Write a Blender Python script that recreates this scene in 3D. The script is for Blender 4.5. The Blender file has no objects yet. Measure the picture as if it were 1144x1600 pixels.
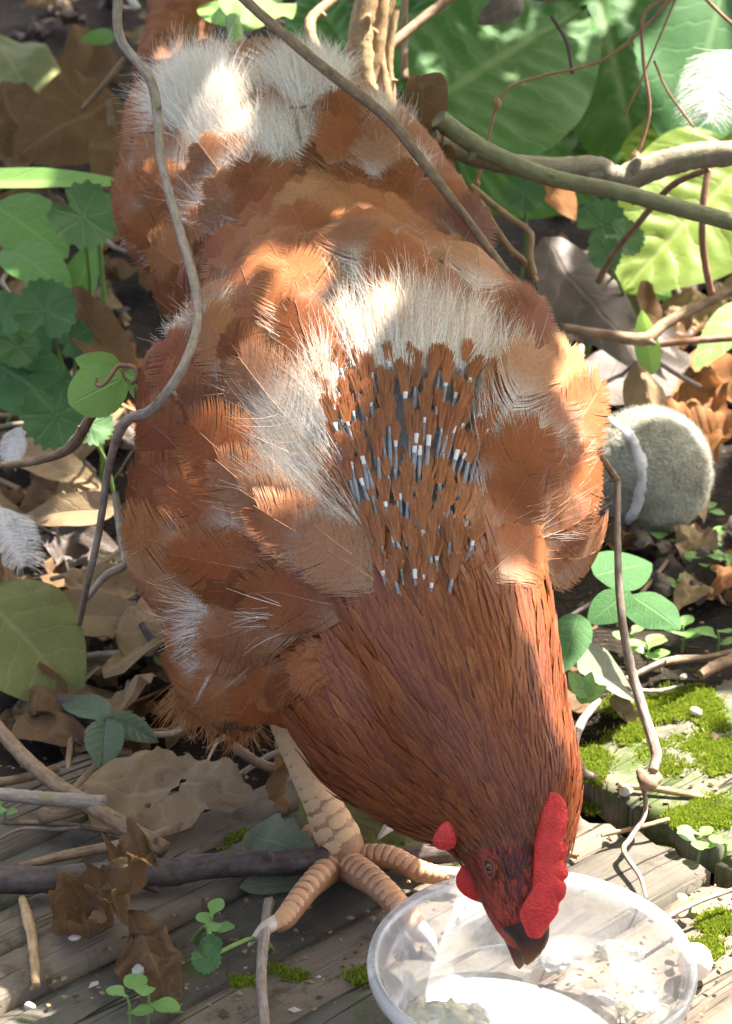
import bpy, bmesh, math, random
import numpy as np
from mathutils import Vector, Matrix, noise
from mathutils.bvhtree import BVHTree

# ------------------------------------------------------------------ camera, world, sun, exposure
scn = bpy.context.scene
PITCH = math.radians(25.0); FOC = 3750.0
CAM = Vector((0, 0, 0.55))
cam_d = bpy.data.cameras.new('camera'); cam = bpy.data.objects.new('camera', cam_d)
scn.collection.objects.link(cam); scn.camera = cam
cam.location = CAM; cam.rotation_euler = (math.pi/2 - PITCH, 0, 0)
cam_d.sensor_fit = 'VERTICAL'; cam_d.sensor_height = 36.0; cam_d.lens = 36.0*FOC/1600.0
cam_d.clip_start = 0.01; cam_d.clip_end = 500
cam_d.dof.use_dof = True; cam_d.dof.focus_distance = 0.90; cam_d.dof.aperture_fstop = 26

SUN = Vector((0.42, 0.34, 0.84)).normalized()
world = bpy.data.worlds.new('World'); scn.world = world; world.use_nodes = True
wn = world.node_tree; wn.nodes.clear()
sky = wn.nodes.new('ShaderNodeTexSky'); sky.sky_type = 'NISHITA'; sky.sun_disc = False
sky.sun_elevation = math.asin(SUN.z); sky.sun_rotation = math.atan2(SUN.x, SUN.y)
sky.air_density = 0.5; sky.dust_density = 8.0; sky.ozone_density = 0.0
bg = wn.nodes.new('ShaderNodeBackground'); bg.inputs[1].default_value = 0.15
wo = wn.nodes.new('ShaderNodeOutputWorld')
wn.links.new(sky.outputs[0], bg.inputs[0]); wn.links.new(bg.outputs[0], wo.inputs[0])
sl = bpy.data.lights.new('sun', 'SUN'); sl.energy = 5.0; sl.angle = math.radians(0.53); sl.color = (1, 0.94, 0.85)
so = bpy.data.objects.new('sun', sl); scn.collection.objects.link(so)
so.rotation_euler = SUN.to_track_quat('Z', 'Y').to_euler()
scn.view_settings.view_transform = 'Standard'; scn.view_settings.look = 'None'
scn.view_settings.gamma = 1.0; scn.view_settings.exposure = 2.5
scn.render.engine = 'CYCLES'
scn.cycles.max_bounces = 8; scn.cycles.transparent_max_bounces = 16
scn.cycles.sample_clamp_indirect = 6.0

# ------------------------------------------------------------------ helpers
RND = random.Random(7)
RNG = np.random.default_rng(11)
COL = scn.collection
cp, sp = math.cos(PITCH), math.sin(PITCH)
FWD = Vector((0, cp, -sp)); UPV = Vector((0, sp, cp)); RGT = Vector((1, 0, 0))

def ray(px, py):
    return FWD + RGT*((px-572)/FOC) - UPV*((py-800)/FOC)
def at(px, py, d):
    """world point at depth d (metres) on the sight line of photograph pixel px, py"""
    return CAM + ray(px, py)*d
def gr(px, py, z=0.0):
    """world point at height z under photograph pixel px, py"""
    v = ray(px, py); return CAM + v*((z-CAM.z)/v.z)
def proj(p):
    q = Vector(p)-CAM; d = q.dot(FWD)
    return 572+FOC*q.dot(RGT)/d, 800-FOC*q.dot(UPV)/d, d

def link(name, data, parent=None):
    o = bpy.data.objects.new(name, data); COL.objects.link(o)
    if parent is not None: o.parent = parent
    return o
def tag(o, label=None, cat=None, group=None, kind=None):
    if label: o['label'] = label
    if cat: o['category'] = cat
    if group: o['group'] = group
    if kind: o['kind'] = kind
    return o
def empty(name, loc=(0, 0, 0)):
    o = link(name, None); o.location = loc; return o

class MB:
    """collects quads/tris with vertex colours and uvs; builds one mesh object"""
    def __init__(s): s.V = []; s.Q = []; s.T = []; s.C = []; s.U = []; s.n = 0
    def add(s, v, quads=None, tris=None, col=None, uv=None):
        v = np.asarray(v, float).reshape(-1, 3); k = len(v)
        if quads is not None and len(quads): s.Q.append(np.asarray(quads, int).reshape(-1, 4)+s.n)
        if tris is not None and len(tris): s.T.append(np.asarray(tris, int).reshape(-1, 3)+s.n)
        s.V.append(v)
        if col is None: col = np.ones((k, 3))
        col = np.broadcast_to(np.asarray(col, float), (k, 3)); s.C.append(col)
        s.U.append(np.zeros((k, 2)) if uv is None else np.asarray(uv, float).reshape(-1, 2))
        s.n += k
    def mesh(s, name, mat=None, smooth=True):
        me = bpy.data.meshes.new(name)
        V = np.concatenate(s.V); Q = np.concatenate(s.Q) if s.Q else np.zeros((0, 4), int)
        T = np.concatenate(s.T) if s.T else np.zeros((0, 3), int)
        me.vertices.add(len(V)); me.vertices.foreach_set('co', V.astype(np.float32).ravel())
        nl = Q.size+T.size; me.loops.add(nl)
        li = np.concatenate([Q.ravel(), T.ravel()]).astype(np.int32)
        me.loops.foreach_set('vertex_index', li)
        me.polygons.add(len(Q)+len(T))
        st = np.concatenate([np.arange(len(Q))*4, Q.size+np.arange(len(T))*3]).astype(np.int32)
        me.polygons.foreach_set('loop_start', st)
        me.update(calc_edges=True)
        me.polygons.foreach_set('use_smooth', np.full(len(Q)+len(T), smooth))
        ca = me.color_attributes.new('Col', 'FLOAT_COLOR', 'POINT')
        C = np.concatenate(s.C); C4 = np.ones((len(C), 4), np.float32); C4[:, :3] = C
        ca.data.foreach_set('color', C4.ravel())
        uvl = me.uv_layers.new(name='UVMap'); U = np.concatenate(s.U).astype(np.float32)
        uvl.data.foreach_set('uv', U[li].ravel())
        if mat: me.materials.append(mat)
        me.validate(); return me
    def build(s, name, mat=None, parent=None, smooth=True):
        return link(name, s.mesh(name, mat, smooth), parent)

def grid_quads(nu, nv, wrap=False):
    q = []
    for j in range(nv-1):
        for i in range(nu if wrap else nu-1):
            a = j*nu+i; b = j*nu+(i+1) % nu
            q.append((a, b, b+nu, a+nu))
    return q

def smooth_path(pts, n):
    """Catmull-Rom through pts, n samples"""
    P = np.array([tuple(p) for p in pts], float); m = len(P)
    if m == 2: t = np.linspace(0, 1, n)[:, None]; return P[0]*(1-t)+P[1]*t
    Pe = np.vstack([2*P[0]-P[1], P, 2*P[-1]-P[-2]])
    out = []
    for s in np.linspace(0, m-1, n):
        i = min(int(s), m-2); f = s-i
        a, b, c, d = Pe[i], Pe[i+1], Pe[i+2], Pe[i+3]
        out.append(.5*((2*b)+(c-a)*f+(2*a-5*b+4*c-d)*f*f+(3*b-a-3*c+d)*f**3))
    return np.array(out)

def tube(mb, pts, rad, seg=8, n=None, lump=0.0, seed=0, col=None, cap=True, flat=1.0):
    P = smooth_path(pts, n or max(6, 5*len(pts)))
    m = len(P); r = np.interp(np.linspace(0, 1, m), np.linspace(0, 1, len(rad)), rad) if hasattr(rad, '__len__') else np.full(m, rad)
    tg = np.gradient(P, axis=0); tg /= np.linalg.norm(tg, axis=1)[:, None]+1e-12
    up = np.array([0, 0, 1.0]) if abs(tg[0][2]) < .9 else np.array([1.0, 0, 0])
    V = []; U = []
    rg = np.random.default_rng(seed)
    ph = rg.uniform(0, 6.28, 3); acc = 0
    for k in range(m):
        s = np.cross(tg[k], up); s /= np.linalg.norm(s)+1e-12; up = np.cross(s, tg[k])
        if k: acc += np.linalg.norm(P[k]-P[k-1])
        for i in range(seg):
            a = 2*math.pi*i/seg
            rr = r[k]*(1+lump*(math.sin(3*a+ph[0]+k*.6)*.5+rg.uniform(-1, 1)))
            V.append(P[k]+s*math.cos(a)*rr+up*math.sin(a)*rr*flat); U.append((i/seg, acc))
    q = grid_quads(seg, m, True); tr = []
    if cap:
        for base, c in ((0, P[0]), ((m-1)*seg, P[-1])):
            V.append(c); U.append((0, 0)); ci = len(V)-1
            for i in range(seg): tr.append((base+i, base+(i+1) % seg, ci))
    mb.add(V, q, tr, col, U)

def nz(x, y, z=0.0): return noise.noise(Vector((x, y, z)))
def fbm(x, y, z=0.0, o=4):
    return noise.fractal(Vector((x, y, z)), 0.8, 2.1, o)

# ------------------------------------------------------------------ materials
def newmat(name):
    m = bpy.data.materials.new(name); m.use_nodes = True
    nt = m.node_tree; nt.nodes.clear()
    return m, nt
class NT:
    def __init__(s, name): s.m, s.nt = newmat(name)
    def n(s, t, **kw):
        nd = s.nt.nodes.new('ShaderNode'+t)
        for k, v in kw.items():
            if hasattr(nd, k) and not k.startswith('i_'): setattr(nd, k, v)
        return nd
    def l(s, a, b): s.nt.links.new(a, b)
    def val(s, sock, v):
        if hasattr(v, 'is_linked') or hasattr(v, 'links'): s.l(v, sock)
        elif isinstance(v, (tuple, list)) and len(v) == 3 and sock.type == 'RGBA': sock.default_value = (*v, 1)
        else: sock.default_value = v
    def math(s, op, a, b=0.0, c=None, clamp=False):
        nd = s.n('Math', operation=op, use_clamp=clamp); s.val(nd.inputs[0], a); s.val(nd.inputs[1], b)
        if c is not None: s.val(nd.inputs[2], c)
        return nd.outputs[0]
    def mix(s, f, a, b, bt='MIX'):
        nd = s.n('Mix', data_type='RGBA', blend_type=bt); nd.clamp_factor = True
        s.val(nd.inputs[0], f); s.val(nd.inputs[6], a); s.val(nd.inputs[7], b); return nd.outputs[2]
    def noise(s, vec=None, scale=5.0, detail=4.0, rough=.6, dist=0.0):
        nd = s.n('TexNoise'); nd.inputs['Scale'].default_value = scale; nd.inputs['Detail'].default_value = detail
        nd.inputs['Roughness'].default_value = rough; nd.inputs['Distortion'].default_value = dist
        if vec is not None: s.l(vec, nd.inputs['Vector'])
        return nd.outputs[0]
    def ramp(s, f, stops):
        nd = s.n('ValToRGB'); cr = nd.color_ramp
        while len(cr.elements) > len(stops): cr.elements.remove(cr.elements[-1])
        while len(cr.elements) < len(stops): cr.elements.new(0.5)
        for e, (p, c) in zip(cr.elements, stops):
            e.position = p; e.color = (*c, 1) if isinstance(c, (tuple, list)) else (c, c, c, 1)
        s.l(f, nd.inputs[0]); return nd.outputs[0]
    def sstep(s, f, a, b):
        nd = s.n('MapRange', interpolation_type='SMOOTHSTEP'); s.l(f, nd.inputs[0])
        nd.inputs[1].default_value = a; nd.inputs[2].default_value = b; return nd.outputs[0]
    def bump(s, h, strength=.4, dist=.001):
        nd = s.n('Bump'); nd.inputs['Strength'].default_value = strength; nd.inputs['Distance'].default_value = dist
        s.l(h, nd.inputs['Height']); return nd.outputs[0]
    def principled(s, col, rough=.6, spec=.3, normal=None, **kw):
        nd = s.n('BsdfPrincipled'); s.val(nd.inputs['Base Color'], col); s.val(nd.inputs['Roughness'], rough)
        nd.inputs['Specular IOR Level'].default_value = spec
        if normal is not None: s.l(normal, nd.inputs['Normal'])
        for k, v in kw.items(): s.val(nd.inputs[k.replace('_', ' ')], v)
        return nd.outputs[0]
    def out(s, sh):
        o = s.n('OutputMaterial'); s.l(sh, o.inputs[0]); return s.m
    def transl(s, sh, col, f, normal=None):
        t = s.n('BsdfTranslucent'); s.val(t.inputs[0], col)
        mx = s.n('MixShader'); s.val(mx.inputs[0], f); s.l(sh, mx.inputs[1]); s.l(t.outputs[0], mx.inputs[2])
        return mx.outputs[0]
    def obj(s): return s.n('TexCoord').outputs['Object']
    def uv(s): return s.n('TexCoord').outputs['UV']
    def attr(s, a='Col'): return s.n('Attribute', attribute_name=a).outputs['Color']

def mat_feather(name, tr=.28, rough=.55, spec=.25):
    t = NT(name); c = t.attr()
    nzv = t.noise(t.obj(), 900, 2, .5)
    c2 = t.mix(1.0, c, t.ramp(nzv, [(.3, .82), (.7, 1.12)]), 'MULTIPLY')
    sh = t.principled(c2, rough, spec)
    return t.out(t.transl(sh, c2, tr))
M_FEATHER = mat_feather('feather_vane'); M_DOWN = mat_feather('feather_down', .4, .7, .15)
M_HACKLE = mat_feather('hackle_feather', .15, .42, .45)

def mat_body():
    t = NT('hen_skin'); c = t.attr()
    sh = t.principled(c, .75, .2, t.bump(t.noise(t.obj(), 300, 3), .4, .002)); return t.out(sh)
M_BODY = mat_body()

def leaf_mat(name, c1, c2, vein, trans=.3, rough=.5, mode='pinnate', nveins=7, blotch=None, bscale=60, spec=.35, vstr=.6, sl=.55, tcol=None):
    t = NT(name); uv = t.uv(); sx = t.n('SeparateXYZ'); t.l(uv, sx.inputs[0]); u, v = sx.outputs[0], sx.outputs[1]
    ob = t.obj(); inf = t.n('ObjectInfo').outputs['Random']
    if mode == 'pinnate':
        au = t.math('ABSOLUTE', t.math('MULTIPLY_ADD', u, 2.0, -1.0))
        mid = t.sstep(au, .075, .015)
        wob = t.math('MULTIPLY', t.math('SUBTRACT', t.noise(uv, 6, 2), .5), .12)
        ph = t.math('FRACT', t.math('MULTIPLY', t.math('ADD', t.math('SUBTRACT', v, t.math('MULTIPLY', au, sl*.35)), wob), nveins))
        side = t.math('ABSOLUTE', t.math('SUBTRACT', ph, .5))
        side = t.sstep(side, .10, .0)
        vn = t.math('MAXIMUM', mid, t.math('MULTIPLY', side, .55))
    else:
        ph = t.math('FRACT', t.math('MULTIPLY', u, nveins))
        side = t.math('MULTIPLY', t.math('ABSOLUTE', t.math('SUBTRACT', ph, .5)), v)
        vn = t.math('MULTIPLY', t.sstep(side, .07, .0), t.sstep(v, 1.0, .7))
    fine = t.n('TexVoronoi', feature='DISTANCE_TO_EDGE'); fine.inputs['Scale'].default_value = 420; t.l(ob, fine.inputs['Vector'])
    fv = t.sstep(fine.outputs['Distance'], .12, .0)
    base = t.mix(t.noise(ob, bscale, 4), c1, c2)
    base = t.mix(t.math('MULTIPLY', inf, .25), base, c2)
    if blotch: base = t.mix(t.math('MULTIPLY', t.sstep(t.noise(ob, bscale*.8, 5, .7), .55, .68), .8), base, blotch)
    speck = t.sstep(t.noise(ob, 170, 4, .75), .70, .76); base = t.mix(t.math('MULTIPLY', speck, .7), base, (.13, .085, .035))
    col = t.mix(t.math('MULTIPLY', vn, vstr), base, vein)
    col = t.mix(t.math('MULTIPLY', fv, .18), col, vein)
    h = t.math('SUBTRACT', t.math('MULTIPLY', t.noise(ob, 220, 3), .6), t.math('ADD', t.math('MULTIPLY', vn, 1.0), t.math('MULTIPLY', fv, .12)))
    bp = t.bump(h, .4, .0009)
    sh = t.principled(col, rough, spec, bp)
    tc = t.mix(.5, col, tcol) if tcol else col
    return t.out(t.transl(sh, tc, trans))

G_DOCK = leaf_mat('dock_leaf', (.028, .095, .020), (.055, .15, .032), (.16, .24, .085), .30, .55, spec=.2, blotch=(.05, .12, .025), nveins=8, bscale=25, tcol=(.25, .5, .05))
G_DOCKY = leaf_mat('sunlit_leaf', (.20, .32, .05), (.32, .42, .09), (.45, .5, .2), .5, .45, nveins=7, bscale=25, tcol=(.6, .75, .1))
G_BLUE = leaf_mat('scalloped_leaf', (.045, .12, .034), (.085, .18, .058), (.16, .27, .10), .25, .6, mode='radial', nveins=7, bscale=60, vstr=.28, blotch=(.075, .16, .055))
G_DARK = leaf_mat('dark_green_leaf', (.035, .10, .032), (.06, .15, .05), (.13, .22, .09), .25, .65, spec=.12, nveins=7, bscale=60)
G_MID = leaf_mat('green_leaf', (.06, .17, .03), (.10, .24, .05), (.2, .33, .1), .3, .45, nveins=6, bscale=60, tcol=(.3, .55, .06))
G_LIGHT = leaf_mat('light_green_leaf', (.16, .34, .07), (.24, .42, .11), (.34, .48, .2), .35, .45, nveins=5, bscale=80, tcol=(.4, .6, .1), vstr=.35)
G_SEED = leaf_mat('seedling_leaf', (.14, .30, .07), (.22, .38, .11), (.3, .45, .2), .3, .4, nveins=3, bscale=120, vstr=.25, tcol=(.4, .6, .1))
G_PURP = leaf_mat('bramble_leaf', (.055, .11, .045), (.10, .12, .075), (.17, .2, .13), .15, .5, nveins=7, bscale=45, blotch=(.15, .10, .12))
D_TAN = leaf_mat('dry_leaf_tan', (.22, .145, .075), (.31, .22, .125), (.37, .27, .165), .2, .75, nveins=6, bscale=50, blotch=(.16, .09, .045), spec=.15)
D_BRN = leaf_mat('dry_leaf_brown', (.10, .056, .026), (.18, .105, .052), (.24, .15, .08), .2, .75, nveins=6, bscale=60, blotch=(.06, .035, .02), spec=.15, tcol=(.4, .2, .06))
D_DARK = leaf_mat('dry_leaf_dark', (.060, .042, .034), (.10, .075, .06), (.14, .105, .085), .08, .55, nveins=6, bscale=60, blotch=(.15, .12, .10), spec=.3)
D_RUST = leaf_mat('dry_leaf_rust', (.24, .085, .03), (.33, .16, .06), (.3, .17, .08), .25, .7, nveins=6, bscale=60, blotch=(.12, .05, .02), spec=.15, tcol=(.6, .2, .04))
D_OLIVE = leaf_mat('withered_leaf', (.14, .17, .05), (.22, .22, .075), (.3, .28, .12), .25, .6, nveins=6, bscale=40, blotch=(.13, .085, .04), spec=.25)
D_GREY = leaf_mat('grey_green_leaf', (.12, .14, .08), (.22, .24, .15), (.3, .3, .2), .2, .6, nveins=6, bscale=60, blotch=(.07, .06, .045), spec=.25)

def stem_mat(name, c1, c2, rough=.65, scale=160, knot=None):
    t = NT(name); ob = t.obj(); uv = t.uv()
    mp = t.n('Mapping'); mp.inputs['Scale'].default_value = (6, 60, 1); t.l(uv, mp.inputs[0])
    a = t.noise(mp.outputs[0], 2.0, 4); b = t.noise(ob, scale, 4, .7)
    f = t.math('ADD', t.math('MULTIPLY', a, .5), t.math('MULTIPLY', b, .5))
    col = t.mix(t.sstep(f, .32, .68), c1, c2)
    if knot: col = t.mix(t.sstep(t.noise(ob, 45, 3), .58, .7), col, knot)
    return t.out(t.principled(col, rough, .25, t.bump(f, .7, .0015)))
S_GREY = stem_mat('stem_grey', (.17, .125, .095), (.36, .29, .235), knot=(.24, .21, .11))
S_TAN = stem_mat('stem_tan', (.26, .16, .075), (.45, .31, .17))
S_BRN = stem_mat('stem_brown', (.14, .085, .05), (.30, .20, .12))
S_DARK = stem_mat('stick_dark', (.045, .032, .027), (.12, .09, .078))
S_GREEN = stem_mat('stem_green', (.15, .16, .07), (.27, .26, .14), knot=(.25, .18, .12))
S_RED = stem_mat('stem_reddish', (.22, .10, .06), (.34, .19, .12))
S_BARK = stem_mat('branch_bark', (.17, .135, .085), (.32, .27, .19), knot=(.18, .19, .10))
S_LIVE = stem_mat('stem_live', (.12, .22, .05), (.2, .32, .09), .45)
S_RUST = stem_mat('rusty_bark', (.14, .045, .02), (.27, .11, .05), .85, 60)

def soil_mat():
    t = NT('soil'); ob = t.obj()
    a = t.noise(ob, 18, 6, .65); b = t.noise(ob, 160, 5, .7)
    col = t.ramp(a, [(.3, (.010, .008, .006)), (.55, (.024, .018, .013)), (.75, (.055, .040, .027))])
    col = t.mix(t.sstep(b, .6, .75), col, (.14, .10, .065))
    mp = t.n('Mapping'); mp.inputs['Rotation'].default_value = (0, 0, .8); mp.inputs['Scale'].default_value = (1, 6, 1); t.l(ob, mp.inputs[0])
    st = t.noise(mp.outputs[0], 90, 3); col = t.mix(t.math('MULTIPLY', t.sstep(st, .6, .72), .6), col, (.16, .115, .07))
    h = t.math('ADD', t.math('MULTIPLY', b, .6), t.math('MULTIPLY', st, .6))
    return t.out(t.principled(col, .9, .15, t.bump(h, .9, .006)))
M_SOIL = soil_mat()

def plank_mat(name, c1, c2, c3, moss=0.0):
    t = NT(name); uv = t.uv(); ob = t.obj(); rnd = t.n('ObjectInfo').outputs['Random']
    off = t.n('CombineXYZ'); t.l(t.math('MULTIPLY', rnd, 7.0), off.inputs[0]); t.l(t.math('MULTIPLY', rnd, 3.0), off.inputs[1])
    ad = t.n('VectorMath', operation='ADD'); t.l(uv, ad.inputs[0]); t.l(off.outputs[0], ad.inputs[1])
    def mapped(sx, sy):
        mp = t.n('Mapping'); mp.inputs['Scale'].default_value = (sx, sy, 1); t.l(ad.outputs[0], mp.inputs[0]); return mp.outputs[0]
    g = t.noise(mapped(9, 260), 1.0, 5, .65, .4); g2 = t.noise(mapped(20, 900), 1.0, 3, .6)
    crack = t.math('MULTIPLY', t.sstep(t.math('ABSOLUTE', t.math('SUBTRACT', t.noise(mapped(3.5, 55), 1.0, 2, .5, .2), .5)), .012, .0), t.sstep(t.noise(mapped(14, 20), 1.0, 2), .42, .6))
    bl = t.noise(ad.outputs[0], 22, 4)
    col = t.mix(g, c1, c2); col = t.mix(t.math('MULTIPLY', g2, .5), col, c3)
    col = t.mix(t.sstep(bl, .45, .7), col, t.mix(.5, col, c1))
    col = t.mix(crack, col, (.012, .010, .008))
    dirt = t.sstep(t.noise(ad.outputs[0], 45, 6, .8), .50, .66); col = t.mix(t.math('MULTIPLY', dirt, .7), col, (.045, .036, .026))
    if moss:
        ms = t.sstep(t.noise(ob, 28, 5, .7), .62-moss*.2, .76-moss*.2); col = t.mix(ms, col, (.06, .085, .02))
    h = t.math('SUBTRACT', t.math('ADD', t.math('MULTIPLY', g, .5), t.math('MULTIPLY', g2, .3)), t.math('MULTIPLY', crack, 1.2))
    return t.out(t.principled(col, .8, .25, t.bump(h, .8, .003)))
M_PLANK = plank_mat('weathered_plank', (.095, .070, .050), (.17, .132, .098), (.265, .22, .172))
M_PLANKD = plank_mat('damp_plank', (.055, .048, .037), (.105, .09, .07), (.17, .15, .12), .35)
M_PLANKM = plank_mat('mossy_plank', (.075, .068, .05), (.15, .138, .10), (.24, .225, .16), .8)

def simple(name, col, rough=.6, spec=.3, bump=None, trans=0, var=.25, scale=120):
    t = NT(name); ob = t.obj(); n_ = t.noise(ob, scale, 4)
    dk = tuple(c*(1-var) for c in col); lt = tuple(min(1, c*(1+var)) for c in col)
    c = t.mix(t.sstep(n_, .3, .7), dk, lt)
    nm = t.bump(t.noise(ob, bump[0], 4, .6), bump[1], bump[2]) if bump else None
    sh = t.principled(c, rough, spec, nm)
    return t.out(t.transl(sh, c, trans) if trans else sh)
M_MOSS = None
def moss_mat():
    t = NT('moss'); c = t.attr(); return t.out(t.transl(t.principled(c, .8, .1), c, .35))
M_MOSS = moss_mat()

# ------------------------------------------------------------------ ground and boards
A43 = math.radians(43)
E1 = Vector((math.cos(A43), math.sin(A43), 0)); E2 = Vector((-math.sin(A43), math.cos(A43), 0))
def soil_h(x, y):
    r = math.hypot(x, y-1.1)
    e2 = -math.sin(A43)*x+math.cos(A43)*y
    if r > 3.0: return -.01
    h = .010*fbm(x*9, y*9, 1.3)+.006*fbm(x*40, y*40, 4.0)
    f = max(0, min(1, (1.02-y)/.12))
    h = h*(1-.7*f) - .016*f
    h += .10*max(0, min(1, (y-1.15)/1.2))                # the bed rises towards the shrubs behind
    return h*max(0, 1-max(0, r-2.2)/.8) - .01*max(0, min(1, (r-2.2)/.8))
def ground():
    g = lambda n, c, s: c+np.sinh(np.linspace(-6.2, 6.2, n))*s
    xs = g(190, 0, .17); ys = g(190, 1.15, .17)
    V = [(x, y, soil_h(x, y)) for y in ys for x in xs]
    mb = MB(); mb.add(V, grid_quads(len(xs), len(ys)))
    tag(mb.build('ground', M_SOIL), 'dark brown garden soil under the leaf litter', None, kind='structure')
ground()

floor = empty('boardwalk', (0, .75, 0)); tag(floor, 'weathered grey boards laid side by side in the foreground', kind='structure')
def plank(e1a, e1b, e2a, e2b, top, mat, seed, thick=.016, nx=40, ny=7):
    rg = random.Random(seed); mb = MB(); V = []; U = []
    L = e1b-e1a; W = e2b-e2a
    raga = [rg.uniform(-.004, .004) for _ in range(ny)]; ragb = [rg.uniform(-.006, .004) for _ in range(ny)]
    def pt(i, j, z):
        s = i/(nx-1); w = j/(ny-1)
        a = e1a+L*s + (raga[j] if i == 0 else 0)+(ragb[j] if i == nx-1 else 0)
        b = e2a+W*w
        if j in (0, ny-1): b += .0014*nz(a*40, b*7, seed)
        return E1*a+E2*b+Vector((0, 0, z)), (a, b)
    for j in range(ny):
        for i in range(nx):
            a = e1a+L*i/(nx-1); b = e2a+W*j/(ny-1)
            z = top+.0012*nz(a*18, b*30, seed)+.0009*nz(a*8, b*220, seed+3)
            if j in (0, ny-1): z -= .0020
            if i in (0, nx-1): z -= .0015
            p, u = pt(i, j, z); V.append(p); U.append(u)
    n0 = len(V)
    for j in range(ny):
        for i in range(nx):
            p, u = pt(i, j, top-thick); V.append(p); U.append(u)
    q = grid_quads(nx, ny)
    def wall(idx):
        for a, b in zip(idx[:-1], idx[1:]): q.append((a, a+n0, b+n0, b))
    wall([i for i in range(nx)]); wall([(ny-1)*nx+i for i in range(nx)][::-1])
    wall([j*nx for j in range(ny)][::-1]); wall([j*nx+nx-1 for j in range(ny)])
    mb.add([tuple(v) for v in V], q, uv=U)
    o = mb.build('plank', mat, floor); o.location = -Vector(floor.location)
    bv = o.modifiers.new('n', 'WEIGHTED_NORMAL') if False else None
    return o
rows = [(.30, .348), (.350, .398), (.3995, .452), (.4535, .5065), (.508, .548), (.5495, .583), (.5845, .630), (.6315, .656), (.6575, .683), (.6845, .716), (.7175, .76)]
for k, (a, b) in enumerate(rows):
    hi = .664+.004*math.sin(k*2.1) if b < .645 else (.60 if b < .70 else .55)
    dark = k in (4, 6, 9)
    plank(-.1+.0*k, hi, a, b, .004+.0025*math.sin(k*1.9), M_PLANKD if dark else M_PLANK, 30+k)
# boards lying beyond the board ends on the right, greened with moss
plank(.672, .86, .395, .51, .006, M_PLANKM, 61)
plank(.674, .90, .5125, .60, .010, M_PLANKM, 62)
# ------------------------------------------------------------------ the hen: continuous body
hen = empty('hen', (0, .85, 0))
tag(hen, 'moulting red-brown hen bent over the plastic tub, pecking at the food', 'hen')
HOFF = -Vector(hen.location)
def hpart(mb_or_me, name, mat, parent=None, smooth=True):
    o = mb_or_me.build(name, mat, parent or hen, smooth)
    if parent is None: o.location = HOFF
    return o
N0 = at(630, 880, .925); N1 = at(690, 1000, .890); N2 = at(735, 1120, .872); N3 = at(785, 1225, .858)
HC = at(808, 1325, .850); H2 = at(812, 1400, .843); BB = at(819, 1455, .838)
CHAINS = [
    [(at(590, 720, .965), .076), (at(615, 800, .942), .063), (N0, .052)],
    [(at(575, 690, .975), .082), (at(520, 845, .955), .068)],
    [(at(575, 690, .975), .070), (at(515, 480, 1.075), .060), (at(435, 305, 1.115), .060), (at(405, 250, 1.12), .050)],
    [(at(765, 670, .950), .036), (at(785, 800, .925), .032)],
    [(at(385, 640, .965), .036), (at(372, 830, .945), .035)],
    [(at(300, 330, 1.10), .030), (at(330, 200, 1.13), .032)],
    [(at(525, 300, 1.09), .042), (at(620, 430, 1.06), .036)],
    [(N0, .052), (N1, .0415), (N2, .0355), (N3, .0285), (HC, .0200), (H2, .0150), (BB, .0095)],
    [(at(570, 990, .915), .041), (at(620, 1120, .893), .036), (at(700, 1210, .872), .026)],
    [(at(430, 990, .945), .038), (at(442, 1050, .960), .019), (at(452, 1110, .975), .010)],
]
def body_mesh():
    bm = bmesh.new()
    for ch in CHAINS:
        for (a, ra), (b, rb) in zip(ch[:-1], ch[1:]):
            n = max(2, int((b-a).length/.006))
            for i in range(n+1):
                f = i/n
                bmesh.ops.create_icosphere(bm, subdivisions=2, radius=ra*(1-f)+rb*f, matrix=Matrix.Translation(a.lerp(b, f)))
    me = bpy.data.meshes.new('tmp'); bm.to_mesh(me); bm.free()
    o = link('tmp', me)
    r = o.modifiers.new('r', 'REMESH'); r.mode = 'VOXEL'; r.voxel_size = .0035
    s = o.modifiers.new('s', 'SMOOTH'); s.factor = .6; s.iterations = 14
    dg = bpy.context.evaluated_depsgraph_get()
    me2 = bpy.data.meshes.new_from_object(o.evaluated_get(dg))
    bpy.data.objects.remove(o); bpy.data.meshes.remove(me)
    return me2
BME = body_mesh(); BME.name = 'body'
nv = len(BME.vertices); bco = np.zeros(nv*3); BME.vertices.foreach_get('co', bco); bco = bco.reshape(-1, 3)
BME.calc_loop_triangles()
tri = np.zeros(len(BME.loop_triangles)*3, int); BME.loop_triangles.foreach_get('vertices', tri); tri = tri.reshape(-1, 3)
BVH = BVHTree.FromPolygons([tuple(v) for v in bco], [tuple(t) for t in tri])
def onbody(px, py, off=0.0, default=1.0):
    v = ray(px, py); h = BVH.ray_cast(CAM, v.normalized())
    if h[0] is None: return at(px, py, default)
    return h[0]-v.normalized()*off
def nearest(p):
    h = BVH.find_nearest(p); return h[0], h[1]

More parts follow.
